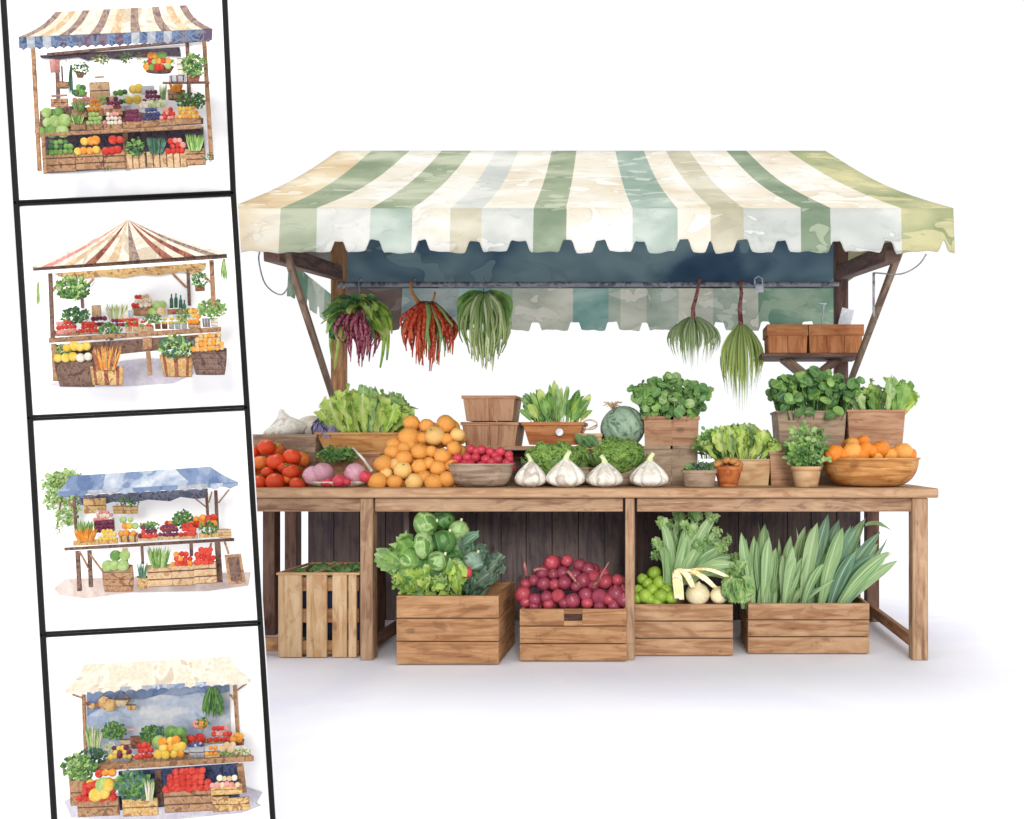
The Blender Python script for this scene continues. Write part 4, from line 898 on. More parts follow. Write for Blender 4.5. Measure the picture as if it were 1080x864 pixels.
for (sx,sy,tx,ty) in ((720,400,742,520),(730,395,790,470),(760,405,880,470),(770,400,930,425),(715,410,722,515),(740,400,840,440)):
    p0=P(530+sx/3.927,500+sy/3.927,.06); e=P(530+tx/3.927,500+ty/3.927,.03); [b.tube(smooth([p0+Vector((q_*.008,0,0)),p0.lerp(e,.5)+Vector((q_*.012,-.02,.025)),e+Vector((q_*.008,0,0))]),[.009-.0004*k for k in range(11)],6) for q_ in (-1,0,1)]
b.part('pale_base',M['whiteonion'],cel)
# leeks
lk=[(155,125,240,26),(170,178,255,24),(185,160,300,22),(200,222,205,34),(220,240,260,28),(240,268,305,26),(262,300,330,26),(285,330,255,28),(300,352,345,22),(320,400,330,26),(335,390,215,28),(360,415,225,30),(380,440,200,34),(400,485,165,36),(395,450,260,30),(420,530,190,46),(450,545,220,40),(470,578,212,30),(430,500,300,26),(360,400,410,26),(380,470,370,22),(470,610,215,30),(500,640,182,36),(500,700,240,34),(520,740,322,40),(510,690,330,38),(350,330,400,24),(210,200,330,24),(300,340,300,24),(250,210,280,20),(410,430,330,26),(440,480,280,30),(175,140,350,22),(490,600,320,34),(230,255,380,22),(330,300,420,20)]
b=MB(); Rr=random.Random(9)
for i,(bx,tx,ty,w) in enumerate(lk):
    yy=.16+.06*(i%4)+ (0 if ty>230 else .05); p0=P(750+bx/3.927,500+560/3.927,yy); e=P(750+tx/3.927,500+ty/3.927,yy-.02)
    lean=(tx-bx)/3.927/S(yy); m=p0.lerp(e,.55)+Vector((-lean*.22,0,.02))
    b.leaf(p0,m,e,w*1.6/3.927/S(yy),'broad',(Rr.uniform(-.7,.7),-1,.1),.03,.45,14,1 if tx>440 and i%2 else 0,Rr.uniform(-.35,.35),4)
    for q in range(2):
        e2=e+Vector((Rr.uniform(-.06,.06),Rr.uniform(0,.06),Rr.uniform(-.16,.0))); p2=p0+Vector((Rr.uniform(-.04,.04),Rr.uniform(0,.04),0)); m2=p2.lerp(e2,.5)+Vector((Rr.uniform(-.05,.05),Rr.uniform(-.03,.03),.03))
        b.leaf(p2,m2,e2,Rr.uniform(.5,1.1)*w*1.3/3.927/S(yy),'broad' if q else 'blade',(Rr.uniform(-.9,.9),-1,.1),.03,.5,12,Rr.randrange(2) if tx>440 else 0,Rr.uniform(-.8,.8),4)
e0=P(750+640/3.927,500+215/3.927,.2); b.leaf(e0,e0+Vector((.05,-.02,.03)),P(750+745/3.927,500+233/3.927,.14),.05,'blade',(0,-.5,1),.02,.3,8,0)
b.thing('leek_leaves',[M['leek'],M['leekd']],P(850,640,.25),'tall fan of broad leek leaves rising from the wide right-hand crate','leeks')
# ================================================================ four framed pictures standing one on another, each a low relief of a stall
CY=-1.95; PX=1/S(CY)
M['board']=plain('white_board',(249,249,249),.9)
M['frame']=plain('black_frame',(14,15,14),.6)
def pm(n,*c,**k): M[n]=washed(n,[tuple(v*.86 for v in t) for t in c],k.pop('scale',55),rnd=.06,**k)
pm('ink_cream',(232,220,196),(244,236,218),(214,198,174),scale=18); pm('ink_brown',(150,126,116),(176,150,132),(126,106,106)); pm('ink_tan',(214,182,140),(232,208,172))
pm('ink_blue',(82,100,136),(116,136,166),(64,80,112)); pm('ink_slate',(92,98,122),(126,130,146),(70,74,104)); pm('ink_plum',(96,80,104),(124,108,126))
pm('ink_sky',(154,170,198),(196,206,220),(128,146,178)); pm('ink_navy',(46,58,94),(74,88,124),(36,44,76)); pm('ink_amber',(206,160,92),(226,190,130),(170,124,80))
pm('ink_rust',(150,84,62),(172,108,84),(126,66,52)); pm('ink_wood',(168,124,88),(192,150,112),(138,98,70)); pm('ink_woodd',(112,84,72),(136,106,90),(88,66,60)); pm('ink_dark',(70,58,72),(90,76,84),(54,46,64))
pm('ink_woodl',(206,166,120),(222,188,148),(184,142,98)); pm('ink_grey',(168,172,182),(190,194,200)); pm('ink_wash',(222,216,228),(234,230,238),scale=12); pm('ink_washp',(226,204,192),(238,222,212),scale=12)
pm('ink_wblue',(96,118,158),(122,142,176),(150,166,192),scale=14); pm('ink_wblue2',(122,142,176),(176,188,206),(206,212,220),scale=10); pm('ink_cloth',(156,172,196),(184,194,210),(206,210,214),scale=9); pm('ink_red',(204,48,36),(222,80,60)); pm('ink_orange',(236,146,44),(244,172,76)); pm('ink_yellow',(234,194,68),(242,212,110)); pm('ink_green',(104,150,70),(132,174,92)); pm('ink_dgreen',(58,102,58),(84,128,76)); pm('ink_lgreen',(164,196,110),(186,210,140))
pm('ink_purple',(104,36,66),(130,58,88)); pm('ink_pink',(222,140,132),(234,170,160)); pm('ink_bluefruit',(52,60,110),(76,86,134)); pm('ink_teal',(70,112,112),(96,136,130)); pm('ink_white',(230,220,198),(240,232,212),scale=18); pm('ink_bottle',(48,96,80),(68,118,98))
TILT=.047; LEAN=.062
class Pic:
    def __init__(s,quad,off,sc,label):
        s.q=quad; s.off=off; s.sc=sc; s.h=.002; s.r=random.Random(len(label))
        cx=(quad[2][0]+quad[3][0])/2
        s.o=empty('framed_picture',P(cx,(quad[2][1]+quad[3][1])/2,CY+.01),label,'framed picture','column of framed pictures')
        b=MB(); b.prism([((P(a,c,CY)).x,(P(a,c,CY)).z) for a,c in quad],CY,CY+.02); b.part('board',M['board'],s.o,False)
        b=MB()
        for i in range(4):
            a,c=quad[i],quad[(i+1)%4]; hz=i%2==0; w=.0065 if hz else .0125
            dy=0 if not hz else (1.6 if i==0 else -1.6)
            A=P(a[0],a[1]+dy,CY-.004); B=P(c[0],c[1]+dy,CY-.004); d=(B-A).normalized()*.006
            b.beam(A-d,B+d,.008 if hz else .010,w,up=(0,0,1) if hz else (1,0,0),bev=.003)
        b.part('frame',M['frame'],s.o,False)
        s.lay={}
    def Q(s,x,y,h=None): return P(s.off[0]+x/s.sc,s.off[1]+y/s.sc,CY-(s.h if h is None else h))
    def up(s,d=.0016): s.h+=d
    def poly(s,name,pts,mat,th=.002,par=None):
        s.up(); b=MB(); q=[s.Q(*p) for p in pts]; b.prism([(p.x,p.z) for p in q],q[0].y,CY-.0005 if th is None else q[0].y+th); return b.part(name,M[mat],par or s.o,False)
    def bar(s,name,p0,p1,w,mat,par=None):
        s.up(); b=MB(); A,B=s.Q(*p0),s.Q(*p1); d=(B-A); up=(0,1,0); b.beam(A,B,.004,w/s.sc*PX,up=(0,0,1) if abs(d.x)>abs(d.z) else (1,0,0),bev=.0007); return b.part(name,M[mat],par or s.o,False)
    def awning(s,e0,e1,r0,r1,mats,n,drop=0,vm=None,vn=0,scal=0,name='awning',bulge=0):
        s.up(.002); b=MB(); L=lambda a,c,t:(a[0]+(c[0]-a[0])*t,a[1]+(c[1]-a[1])*t); K=5
        for i in range(n):
            w0,w1=i/n,(i+1)/n; vs=[];uv=[]
            for k in range(K+1):
                t=k/K
                for w_ in (w0,w1):
                    p=L(L(e0,e1,w_),L(r0,r1,w_),t); sgn=1 if w_>.5 else -1
                    v_=s.Q(p[0]-sgn*abs(w_-.5)*2*bulge*math.sin(PI*t),p[1]+bulge*.6*math.sin(PI*t),s.h+.012*(1-t)+.001); vs.append(v_); uv.append((w_,t))
            b.add(vs,[[k*2,k*2+1,k*2+3,k*2+2] for k in range(K)],i%len(mats),uv)
        aw=b.part(name,[M[m] for m in mats],s.o,False); m=aw.modifiers.new('thickness','SOLIDIFY'); m.thickness=.002
        s.h+=.012
        if drop:
            b=MB(); n2=vn or n
            for i in range(n2*4):
                w0,w1=i/(n2*4),(i+1)/(n2*4); A,B=L(e0,e1,w0),L(e0,e1,w1)
                f=lambda w_:drop-scal*abs(math.cos(PI*w_*n2))
                a,bq,c,d=s.Q(*A),s.Q(*B),s.Q(B[0]+(w1-.5)*-6,B[1]+f(w1)),s.Q(A[0]+(w0-.5)*-6,A[1]+f(w0))
                b.add([a,bq,c,d],[[0,3,2,1]],(i//4*7+i//12)%len(vm),[(0,0),(1,0),(1,1),(0,1)])
            v_=b.part('valance',[M[m] for m in vm],aw,False); m=v_.modifiers.new('thickness','SOLIDIFY'); m.thickness=.0016
            s.h+=.002
        return aw
    def fruit(s,x0,y0,x1,y1,r,mats,name='fruit',par=None,mound=.35):
        """rows of fruit heaped inside a slanting outline"""
        s.up(.002); b=MB(); st=r*1.45; rows=max(1,int((y1-y0)/st)); r*=.95; R_=r/s.sc*PX
        for j in range(rows+1):
            t=j/max(1,rows); y=y1-(y1-y0)*t; ins=(x1-x0)*mound*.5*t; n=max(1,int((x1-x0-2*ins)/(st*1.1)))
            for i in range(n+1):
                x=x0+ins+(x1-x0-2*ins)*(i+.5*(j%2))/max(1,n+.5)+s.r.uniform(-.2,.2)*r; yy=y-TILT*(x-x0)+s.r.uniform(-.2,.2)*r
                b.ball(s.Q(x,yy,s.h+R_*.3+.0008*(rows-j)),R_*s.r.uniform(.85,1.1),(1,.6,1),10,7,mi=s.r.randrange(len(mats)))
        s.h+=.002
        return b.part(name,[M[m] for m in mats],par or s.o)
    def crate(s,x0,y0,x1,y1,mat='ink_wood',slats=3,name='crate',vert=False,taper=0,dark='ink_woodd',pile=None,leaf=None):
        s.up(.002); w=x1-x0; hh=y1-y0; b=MB()
        if name in ('barrel','basket','pot','bowl','hanging_basket','bucket','jar'):
            A=s.Q(x0+w/2+hh*LEAN,y1-TILT*w/2); B=s.Q(x0+w/2,y0-TILT*w/2); H=B.z-A.z; r=w/2/s.sc*PX; nn=24; tp=max(taper*2,.06); dv=B.x-A.x
            prof=[]; K=slats if not vert else 1
            for k in range(K):
                for t in (k/K,k/K+.86/K,k/K+.88/K,(k+1)/K-.001): prof.append(t)
            vs=[];uv=[]
            for t in prof:
                rr=r*(1-tp+tp*t)*(1+(.05*math.sin(PI*t) if name=='barrel' else 0))
                for q in range(nn):
                    a_=2*PI*q/nn; vs.append(A+Vector((rr*math.cos(a_)+dv*t,rr*.3*math.sin(a_),H*t))); uv.append((a_*.05,t*H))
            for i_ in range(len(prof)-1):
                for q in range(nn):
                    f=[i_*nn+q,i_*nn+(q+1)%nn,(i_+1)*nn+(q+1)%nn,(i_+1)*nn+q]; b.f.append(f); b.mi.append(1 if (i_%4 in (1,2,3) and not vert) or (vert and q%3==0) else 0)
            b.v=vs; b.uv=uv; b.f.append([(len(prof)-1)*nn+q for q in range(nn)]); b.mi.append(1); b.f.append(list(range(nn))[::-1]); b.mi.append(1)
            o=b.part(name,[M[mat],M[dark]],s.o); s.up(r*.3+.001); hold=s.h
            if pile: r_,ms,up_=pile; s.h-=.004; s.fruit(x0+r_*.6,y0-up_,x1-r_*.6,y0+r_*.1,r_,ms,'produce',o)
            if leaf: k,ms,up_,n=leaf; s.h-=.003; s.tuft((x0+x1)/2,y0-up_*.45-TILT*w/2,w*.52,up_*.62,ms,n,k,'greens',o)
            s.h=hold-r*.2; return o
        T=lambda u,v_:s.Q(x0+w*u+hh*v_*LEAN+taper*w*v_*(.5-u)*2,y0+hh*v_-TILT*w*u)
        back=[T(0,0),T(1,0),T(1,1),T(0,1)]; b.prism([(p.x,p.z) for p in back],back[0].y,back[0].y+.002,mi=1)
        s.up(.0015)
        for k in range(slats):
            a,c=k/slats+.03,(k+1)/slats-.03
            q=[T(a,0),T(c,0),T(c,1),T(a,1)] if vert else [T(0,a),T(1,a),T(1,c),T(0,c)]
            b.prism([(p.x,p.z) for p in q],q[0].y-.001,q[0].y+.003)
        s.up(.001); o=b.part(name,[M[mat],M[dark]],s.o,False); hold=s.h
        if pile: r,ms,up_=pile; s.h-=.004; s.fruit(x0+r*.6,y0-up_,x1-r*.6,y0+r*.1,r,ms,'produce',o)
        if leaf: k,ms,up_,n=leaf; s.h-=.003; s.tuft((x0+x1)/2,y0-up_*.45-TILT*w/2,w*.52,up_*.62,ms,n,k,'greens',o)
        s.h=max(hold,s.h)+.001
        return o
    def tuft(s,cx,cy,rx,ry,mats,n=40,kind='leafy',name='greens',par=None):
        s.up(.002); b=MB(); r=s.r; n=int(n*1.7)
        for i in range(n):
            a=r.uniform(0,2*PI); q=math.sqrt(r.random()); x=cx+rx*q*math.cos(a); y=cy+ry*q*math.sin(a); h=s.h+r.uniform(0,.006); mi=r.randrange(len(mats))
            if kind=='leafy':
                L=(rx+ry)*.13; t=r.uniform(0,2*PI); p0=s.Q(x,y,h); p2=s.Q(x+L*math.cos(t),y+L*math.sin(t)*.9-L*.3,h+r.uniform(0,.003)); b.leaf(p0,(p0+p2)/2+Vector((0,-.002,0)),p2,L*1.1/s.sc*PX,'oval',(r.uniform(-.5,.5),-1,r.uniform(-.2,.7)),.06,.2,4,mi,0,2)
            elif kind=='spike':
                x0=cx+rx*.5*r.uniform(-1,1); x=x0+(x0-cx)*.9+r.uniform(-.1,.1)*rx; y=cy-ry*r.uniform(.4,1); p0=s.Q(x0,cy+ry,h); p2=s.Q(x,y,h+.003); b.leaf(p0,(p0+p2)/2,p2,max(rx*.16,3)/s.sc*PX,'blade',(r.uniform(-.5,.5),-1,0),0,.3,5,mi,0,2)
            elif kind=='hang':
                p0=s.Q(cx+(x-cx)*.3,cy-ry,h); p2=s.Q(x,cy+ry*r.uniform(0,1),h+.003); b.leaf(p0,(p0+p2)/2+Vector((0,-.003,.003)),p2,max(rx*.2,3)/s.sc*PX,'oval',(r.uniform(-.5,.5),-1,.2),.05,.3,5,mi,0,2)
        s.h+=.003
        return b.part(name,[M[m] for m in mats],par or s.o)
def four(a,b,c,d): return [a,b,c,d]
G1=['ink_green','ink_dgreen']; G2=['ink_lgreen','ink_green']; G3=['ink_green','ink_lgreen','ink_dgreen']
# ---- picture one: blue and brown striped awning
p=Pic([(2,-22),(235.5,-32),(246,204),(17,214.5)],(0,0),4.02,'topmost framed picture, a stall under a brown striped awning with a blue valance')
p.bar('rear_post',(240,240),(248,470),13,'ink_woodd'); p.bar('rear_post',(793,180),(803,440),13,'ink_woodd')
p.poly('rear_valance',[(165,235),(760,200),(765,238),(700,236),(640,243),(560,240),(500,250),(420,240),(370,256),(330,242),(250,250),(175,246)],'ink_dark')
p.poly('stall_back',[(190,575),(860,538),(868,690),(195,735)],'ink_dark')
p.poly('divider',[(520,560),(540,558),(546,715),(526,718)],'ink_wood')
p.bar('crossbar',(200,232),(860,170),12,'ink_woodd')
p.fruit(465,395,545,432,13,['ink_dgreen','ink_green']); p.fruit(545,380,598,428,20,['ink_yellow']); p.crate(600,365,650,400,'ink_grey',1,'tin'); p.fruit(612,392,680,432,10,['ink_purple'])
p.tuft(692,385,18,40,G2,20,'spike'); p.crate(710,385,785,425,'ink_wood',2,'basket',leaf=('spike',['ink_orange'],40,20)); p.tuft(812,430,58,38,G1,70)
p.crate(378,350,460,425,'ink_woodl',2,'box'); p.bar('box_handle',(402,328),(440,326),5,'ink_wood'); p.fruit(310,425,480,440,11,['ink_pink','ink_lgreen'],mound=0)
p.poly('scale_pan',[(520,450),(555,448),(552,466),(524,468)],'ink_grey'); p.fruit(600,440,700,450,12,['ink_white','ink_lgreen'],mound=0)
p.poly('shelf_panel',[(165,560),(520,548),(860,525),(860,500),(300,450),(170,470)],'ink_woodd')
p.fruit(175,480,290,560,27,['ink_lgreen','ink_green'])
for x0,y0,x1,y1,ms,k in ((305,465,368,500,G2,'s'),(372,462,436,495,['ink_orange'],'b'),(440,455,516,490,['ink_purple','ink_pink'],'b'),(300,520,360,552,G2,'s'),(368,520,434,552,['ink_lgreen'],'b'),(440,520,520,552,['ink_pink','ink_white'],'b'),(522,508,604,545,['ink_purple'],'b'),(604,502,682,540,['ink_bluefruit'],'b'),(680,500,745,534,['ink_red','ink_pink'],'b'),(742,496,848,528,['ink_yellow','ink_orange'],'b')):
    p.crate(x0,y0,x1,y1,'ink_wood',1,'crate',pile=(9,ms,34) if k=='b' else None,leaf=('spike',ms,38,24) if k=='s' else None)
p.bar('counter',(165,573),(855,538),13,'ink_wood')
for x0,y0,x1,y1,ms,k,w_ in ((192,645,315,732,['ink_green','ink_dgreen'],'b',0),(320,640,434,722,['ink_orange','ink_yellow'],'B',0),(440,638,526,718,['ink_red'],'B',0),(535,655,615,715,G1,'l',1),(620,645,705,712,['ink_teal','ink_dgreen'],'s',1),(706,640,790,712,['ink_red','ink_pink'],'b',1),(786,632,866,702,G2,'s',0)):
    p.crate(x0,y0,x1,y1,'ink_woodl' if w_ else 'ink_wood',3 if not w_ else 3,'crate',vert=bool(w_),pile=(12 if k=='b' else 17,ms,40) if k in 'bB' else None,leaf=(('leafy' if k=='l' else 'spike'),ms,62,50) if k in 'ls' else None)
p.bar('post',(140,200),(168,725),15,'ink_wood'); p.bar('post',(865,165),(897,680),15,'ink_wood'); p.bar('leg',(183,580),(192,738),13,'ink_wood')
p.poly('price_bag',[(208,255),(250,252),(252,305),(214,308)],'ink_pink'); p.tuft(302,350,12,75,['ink_teal','ink_dgreen'],24,'hang'); p.crate(240,350,290,375,'ink_wood',1,'basket'); p.bar('basket_rope',(262,280),(265,350),3,'ink_woodd')
p.tuft(292,265,16,12,['ink_yellow'],12); p.crate(322,308,356,330,'ink_rust',1,'pot',taper=.15); p.tuft(346,292,36,26,G1,40); p.crate(312,392,368,410,'ink_wood',1,'basket',taper=.1,pile=(13,['ink_dgreen','ink_green'],18))
p.crate(215,420,285,455,'ink_wood',2,'box'); p.bar('box_handle',(218,408),(284,404),6,'ink_wood')
p.tuft(430,255,38,20,['ink_lgreen','ink_yellow','ink_green'],40); p.tuft(535,248,26,24,G3,40); p.tuft(595,242,24,18,['ink_green','ink_orange'],24)
p.crate(612,285,730,310,'ink_rust',1,'hanging_basket',taper=.12,pile=(13,['ink_orange','ink_green','ink_red','ink_lgreen'],45)); p.tuft(670,265,66,22,G2,40)
p.bar('side_shelf',(690,352),(888,350),8,'ink_woodd'); p.crate(720,325,785,352,'ink_grey',3,'jar',vert=True); p.crate(750,250,780,320,'ink_white',3,'jar'); p.crate(795,318,845,350,'ink_rust',1,'pot',taper=.12); p.tuft(822,280,52,45,G3,90)
p.tuft(885,665,26,20,['ink_dgreen'],20); p.tuft(455,722,26,8,G2,10)
p.awning((78,157),(900,122),(235,50),(790,22),['ink_brown','ink_cream','ink_tan','ink_cream','ink_brown','ink_cream','ink_cream'],19,56,['ink_blue','ink_slate','ink_grey','ink_plum','ink_blue'],24,10,bulge=14)
# ---- picture two: pyramid roof
p=Pic([(17,214.5),(246,204),(260.5,430),(31.5,441)],(10,200),3.6,'second framed picture from the top, a stall with a pointed cream and rust roof')
p.poly('floor_wash',[(200,752),(150,740),(430,650),(530,640),(690,655),(700,700),(620,735),(420,748)],'ink_wash')
p.bar('rear_post',(270,330),(277,450),9,'ink_woodd'); p.bar('rear_post',(677,300),(683,440),10,'ink_woodd')
p.poly('roof_underside',[(165,318),(745,278),(738,300),(700,318),(640,312),(560,325),(500,322),(430,335),(350,328),(280,336),(190,330)],'ink_amber')
for a,c in (((618,318),(672,372)),((690,285),(765,352)),((320,338),(282,380)),((160,390),(195,345))): p.bar('brace',a,c,8,'ink_wood')
p.crate(465,440,545,480,'ink_wood',2,'basket',pile=(9,['ink_white','ink_tan','ink_red'],32)); p.fruit(545,440,592,465,18,['ink_lgreen','ink_tan'],'melon')
for x,y in ((615,395),(632,393),(650,400),(664,418)):
    p.up(); b=MB(); A=p.Q(x,y+55); b.lathe(A,[(0,0),(.0045,0),(.0045,.022),(.0018,.028),(.0018,.036),(0,.036)],10,1,.6); b.part('bottle',M['ink_bottle'],p.o)
p.crate(600,455,705,475,'ink_rust',1,'tray'); p.crate(312,440,344,490,'ink_woodl',1,'sign_board'); p.tuft(252,482,52,30,['ink_teal','ink_green','ink_dgreen'],90); p.tuft(408,465,46,38,['ink_lgreen','ink_white'],50,'spike'); p.poly('paper_cone',[(450,460),(470,456),(468,490),(452,488)],'ink_grey')
p.fruit(300,492,372,515,9,['ink_purple']); p.fruit(382,498,490,515,8,['ink_red','ink_purple'],mound=.1)
p.crate(165,540,258,558,'ink_wood',1,'crate',pile=(10,['ink_pink','ink_red'],32)); p.crate(262,535,340,552,'ink_wood',1,'crate',pile=(8,['ink_red'],24)); p.tuft(385,540,44,30,['ink_green','ink_dgreen'],70)
for x in (440,468,495,522): p.crate(x,515,x+22,540,'ink_woodl',1,'punnet',pile=(6,['ink_red','ink_green'],12))
for x in (552,578,604,628,652): p.crate(x,505,x+21,530,'ink_grey' if x>600 else 'ink_rust',1,'jar',pile=(6,['ink_yellow','ink_lgreen'],14))
p.tuft(660,480,24,28,G3,40); p.crate(678,500,724,528,'ink_woodl',2,'basket',pile=(10,['ink_orange','ink_yellow'],38)); p.crate(732,490,760,522,'ink_grey',2,'jar',vert=True); p.crate(764,488,790,520,'ink_white',2,'jar'); p.tuft(770,455,50,34,['ink_green','ink_lgreen'],90); p.tuft(545,492,34,16,G1,40)
p.poly('counter_front',[(165,590),(800,545),(800,592),(690,600),(545,612),(165,650)],'ink_woodd'); p.bar('counter',(150,573),(802,530),17,'ink_wood'); p.poly('cloth_tab',[(505,562),(540,560),(542,606),(508,608)],'ink_wood')
p.bar('leg',(168,585),(176,728),17,'ink_wood'); p.bar('leg',(526,612),(534,706),14,'ink_wood')
p.crate(176,638,325,752,'ink_woodd',4,'barrel',taper=.1,pile=(17,['ink_white','ink_yellow'],38)); p.tuft(205,612,30,26,G2,40)
p.crate(312,675,427,746,'ink_amber',6,'basket',vert=True,taper=.05,dark='ink_rust',leaf=('spike',['ink_amber','ink_rust','ink_orange'],78,60))
p.crate(575,630,692,714,'ink_amber',6,'basket',vert=True,taper=.08,dark='ink_rust',leaf=('leafy',['ink_teal','ink_lgreen','ink_dgreen'],66,90)); p.crate(694,605,818,706,'ink_woodd',5,'barrel',taper=.1,dark='ink_dark',pile=(10,['ink_orange','ink_amber'],48))
p.bar('post',(155,318),(164,565),13,'ink_woodd'); p.bar('post',(767,268),(775,440),14,'ink_wood')
p.crate(190,392,225,412,'ink_wood',1,'hanging_box'); p.crate(240,390,290,410,'ink_rust',1,'hanging_box',pile=(7,['ink_red'],14)); p.tuft(240,375,62,42,['ink_dgreen','ink_green','ink_lgreen'],110); p.tuft(110,400,8,50,['ink_lgreen'],20,'hang'); p.tuft(815,310,14,46,['ink_green','ink_lgreen'],26,'hang'); p.crate(705,362,738,386,'ink_rust',1,'hanging_box'); p.tuft(722,345,28,30,G1,50)
p.bar('roof_beam',(90,300),(825,252),15,'ink_woodd')
p.awning((78,297),(830,243),(447,114),(453,114),['ink_cream','ink_pink','ink_cream','ink_tan','ink_cream','ink_rust','ink_cream','ink_tan','ink_cream','ink_brown','ink_cream','ink_cream','ink_rust','ink_cream','ink_rust','ink_cream','ink_brown','ink_cream'],18,name='pointed_roof',bulge=10)
# ---- picture three: blue awning beside a tree
p=Pic([(31.5,441),(260.5,430),(274.5,657),(45,669.5)],(20,425),3.527,'third framed picture, a stall under a plain blue awning beside a green tree')
p.poly('floor_wash',[(130,690),(170,655),(400,650),(860,630),(850,680),(700,700),(420,705),(250,728),(150,715)],'ink_washp')
p.bar('tree_branch',(170,270),(140,470),4,'ink_wood')
tr=p.tuft(175,290,52,38,['ink_lgreen','ink_green','ink_lgreen'],70,name='tree_crown')
for a_ in ((130,300,38,40,50),(190,345,40,40,60),(125,365,32,34,36),(180,420,40,36,56),(120,335,26,60,30),(150,470,18,22,18),(215,262,28,12,14),(200,390,30,40,30)): p.tuft(a_[0],a_[1],a_[2],a_[3],['ink_lgreen','ink_green','ink_lgreen'],a_[4],name='leaf_spray')
p.poly('rear_valance',[(205,345),(700,318),(702,352),(660,358),(600,350),(560,366),(480,360),(420,372),(350,368),(300,382),(210,380)],'ink_slate')
for a,c,w_ in (((205,350),(213,480),9),((697,335),(703,425),9),((732,325),(738,475),11)): p.bar('post',a,c,w_,'ink_woodd')
for a,c in (((180,362),(202,395)),((655,355),(697,388)),((782,322),(742,372)),((718,330),(706,372))): p.bar('brace',a,c,4,'ink_wood')
p.crate(240,356,320,412,'ink_amber',2,'hanging_box'); p.crate(350,385,442,414,'ink_amber',2,'hanging_basket',leaf=('leafy',['ink_green','ink_teal'],24,20)); p.bar('basket_handle',(376,352),(382,385),4,'ink_wood'); p.crate(278,432,352,480,'ink_wood',2,'crate',pile=(8,['ink_pink','ink_white'],24)); p.fruit(288,445,346,475,9,['ink_purple'],mound=0)
p.tuft(248,465,36,34,['ink_lgreen','ink_green'],50,'spike'); p.tuft(488,458,36,16,['ink_lgreen','ink_green'],50); p.fruit(532,448,592,468,10,['ink_red','ink_orange']); p.tuft(612,435,38,32,['ink_green','ink_dgreen'],90); p.fruit(642,432,732,452,14,['ink_red','ink_orange'],mound=.15)
p.bar('counter',(170,544),(800,508),11,'ink_woodd')
p.crate(202,512,296,532,'ink_amber',1,'crate',leaf=('spike',['ink_orange'],44,36)); p.crate(300,505,366,526,'ink_amber',1,'crate',pile=(8,['ink_yellow'],26)); p.crate(372,484,442,520,'ink_amber',3,'basket',vert=True,taper=.04,pile=(12,['ink_yellow','ink_orange','ink_lgreen'],50)); p.crate(446,495,518,515,'ink_woodl',1,'crate',pile=(9,['ink_red','ink_purple','ink_dgreen'],30)); p.crate(522,490,597,510,'ink_woodl',1,'crate',pile=(8,['ink_purple'],30)); p.crate(598,488,662,508,'ink_woodl',1,'crate',pile=(9,['ink_red'],32)); p.crate(670,484,742,502,'ink_amber',1,'crate',leaf=('leafy',['ink_green','ink_dgreen'],38,50)); p.crate(742,470,788,504,'ink_woodl',3,'basket')
for a,c,w_ in (((218,550),(226,700),14),((262,548),(268,686),13),((457,530),(461,600),8),((640,520),(642,570),10),((738,515),(748,668),18)): p.bar('leg',a,c,w_,'ink_woodd')
for a,c in (((262,560),(318,636)),((225,552),(262,620)),((715,520),(708,560)),((765,515),(780,562))): p.bar('brace',a,c,5,'ink_wood')
p.poly('plank',[(384,540),(402,539),(405,600),(388,600)],'ink_tan')
p.crate(314,605,418,704,'ink_wood',4,'barrel',taper=.04,pile=(21,['ink_green','ink_lgreen'],34)); p.crate(440,645,482,692,'ink_amber',1,'pot',taper=.05,leaf=('spike',['ink_teal','ink_green'],52,20))
p.crate(476,604,566,686,'ink_woodl',3,'crate',leaf=('spike',['ink_lgreen','ink_green'],66,50)); p.crate(567,598,650,682,'ink_woodl',3,'crate',pile=(10,['ink_red','ink_orange'],34)); p.crate(650,592,730,674,'ink_woodl',3,'crate',pile=(10,['ink_red'],44))
p.poly('leaning_box',[(764,566),(824,561),(842,672),(780,676)],'ink_wood'); p.poly('leaning_box_front',[(776,576),(816,572),(830,660),(790,664)],'ink_woodd')
p.awning((142,330),(815,294),(190,272),(712,237),['ink_wblue','ink_wblue2','ink_wblue2','ink_wblue'],4,24,['ink_wblue','ink_wblue2','ink_grey','ink_wblue'],12,9,bulge=4)
# ---- picture four: cream awning, blue rear cloth
p=Pic([(45,669.5),(274.5,657),(289,884),(59,896)],(30,650),4.0,'lowest framed picture, a stall under a plain cream awning with a blue-grey rear cloth')
p.poly('floor_wash',[(150,780),(200,760),(900,720),(985,745),(960,790),(980,800),(900,830),(500,870),(180,850)],'ink_wash')
p.poly('rear_cloth',[(246,322),(846,295),(852,520),(700,560),(252,600)],'ink_cloth'); p.poly('rear_cloth_band',[(246,318),(846,290),(846,318),(790,330),(720,322),(640,338),(560,330),(480,352),(420,345),(330,372),(300,390),(248,420)],'ink_wblue')
p.bar('post',(232,330),(242,610),13,'ink_wood'); p.bar('post',(870,290),(884,515),14,'ink_wood'); p.bar('brace',(185,330),(228,345),7,'ink_wood'); p.bar('brace',(918,285),(872,318),7,'ink_wood'); p.bar('brace',(850,330),(874,362),6,'ink_wood')
for x,y,r in ((268,378,13),(292,375,11),(320,362,24),(345,375,24),(252,368,9)): p.fruit(x-1,y,x+1,y+1,r,['ink_amber' if r>12 else 'ink_rust'],'hanging_gourd')
p.crate(362,350,430,380,'ink_tan',1,'hanging_basket',taper=.15); p.crate(412,374,455,397,'ink_amber',1,'hanging_basket',taper=.12)
for a,c in (((362,350),(385,322)),((430,347),(400,322)),((412,374),(432,345)),((300,345),(330,322))): p.bar('basket_rope',a,c,3,'ink_woodd')
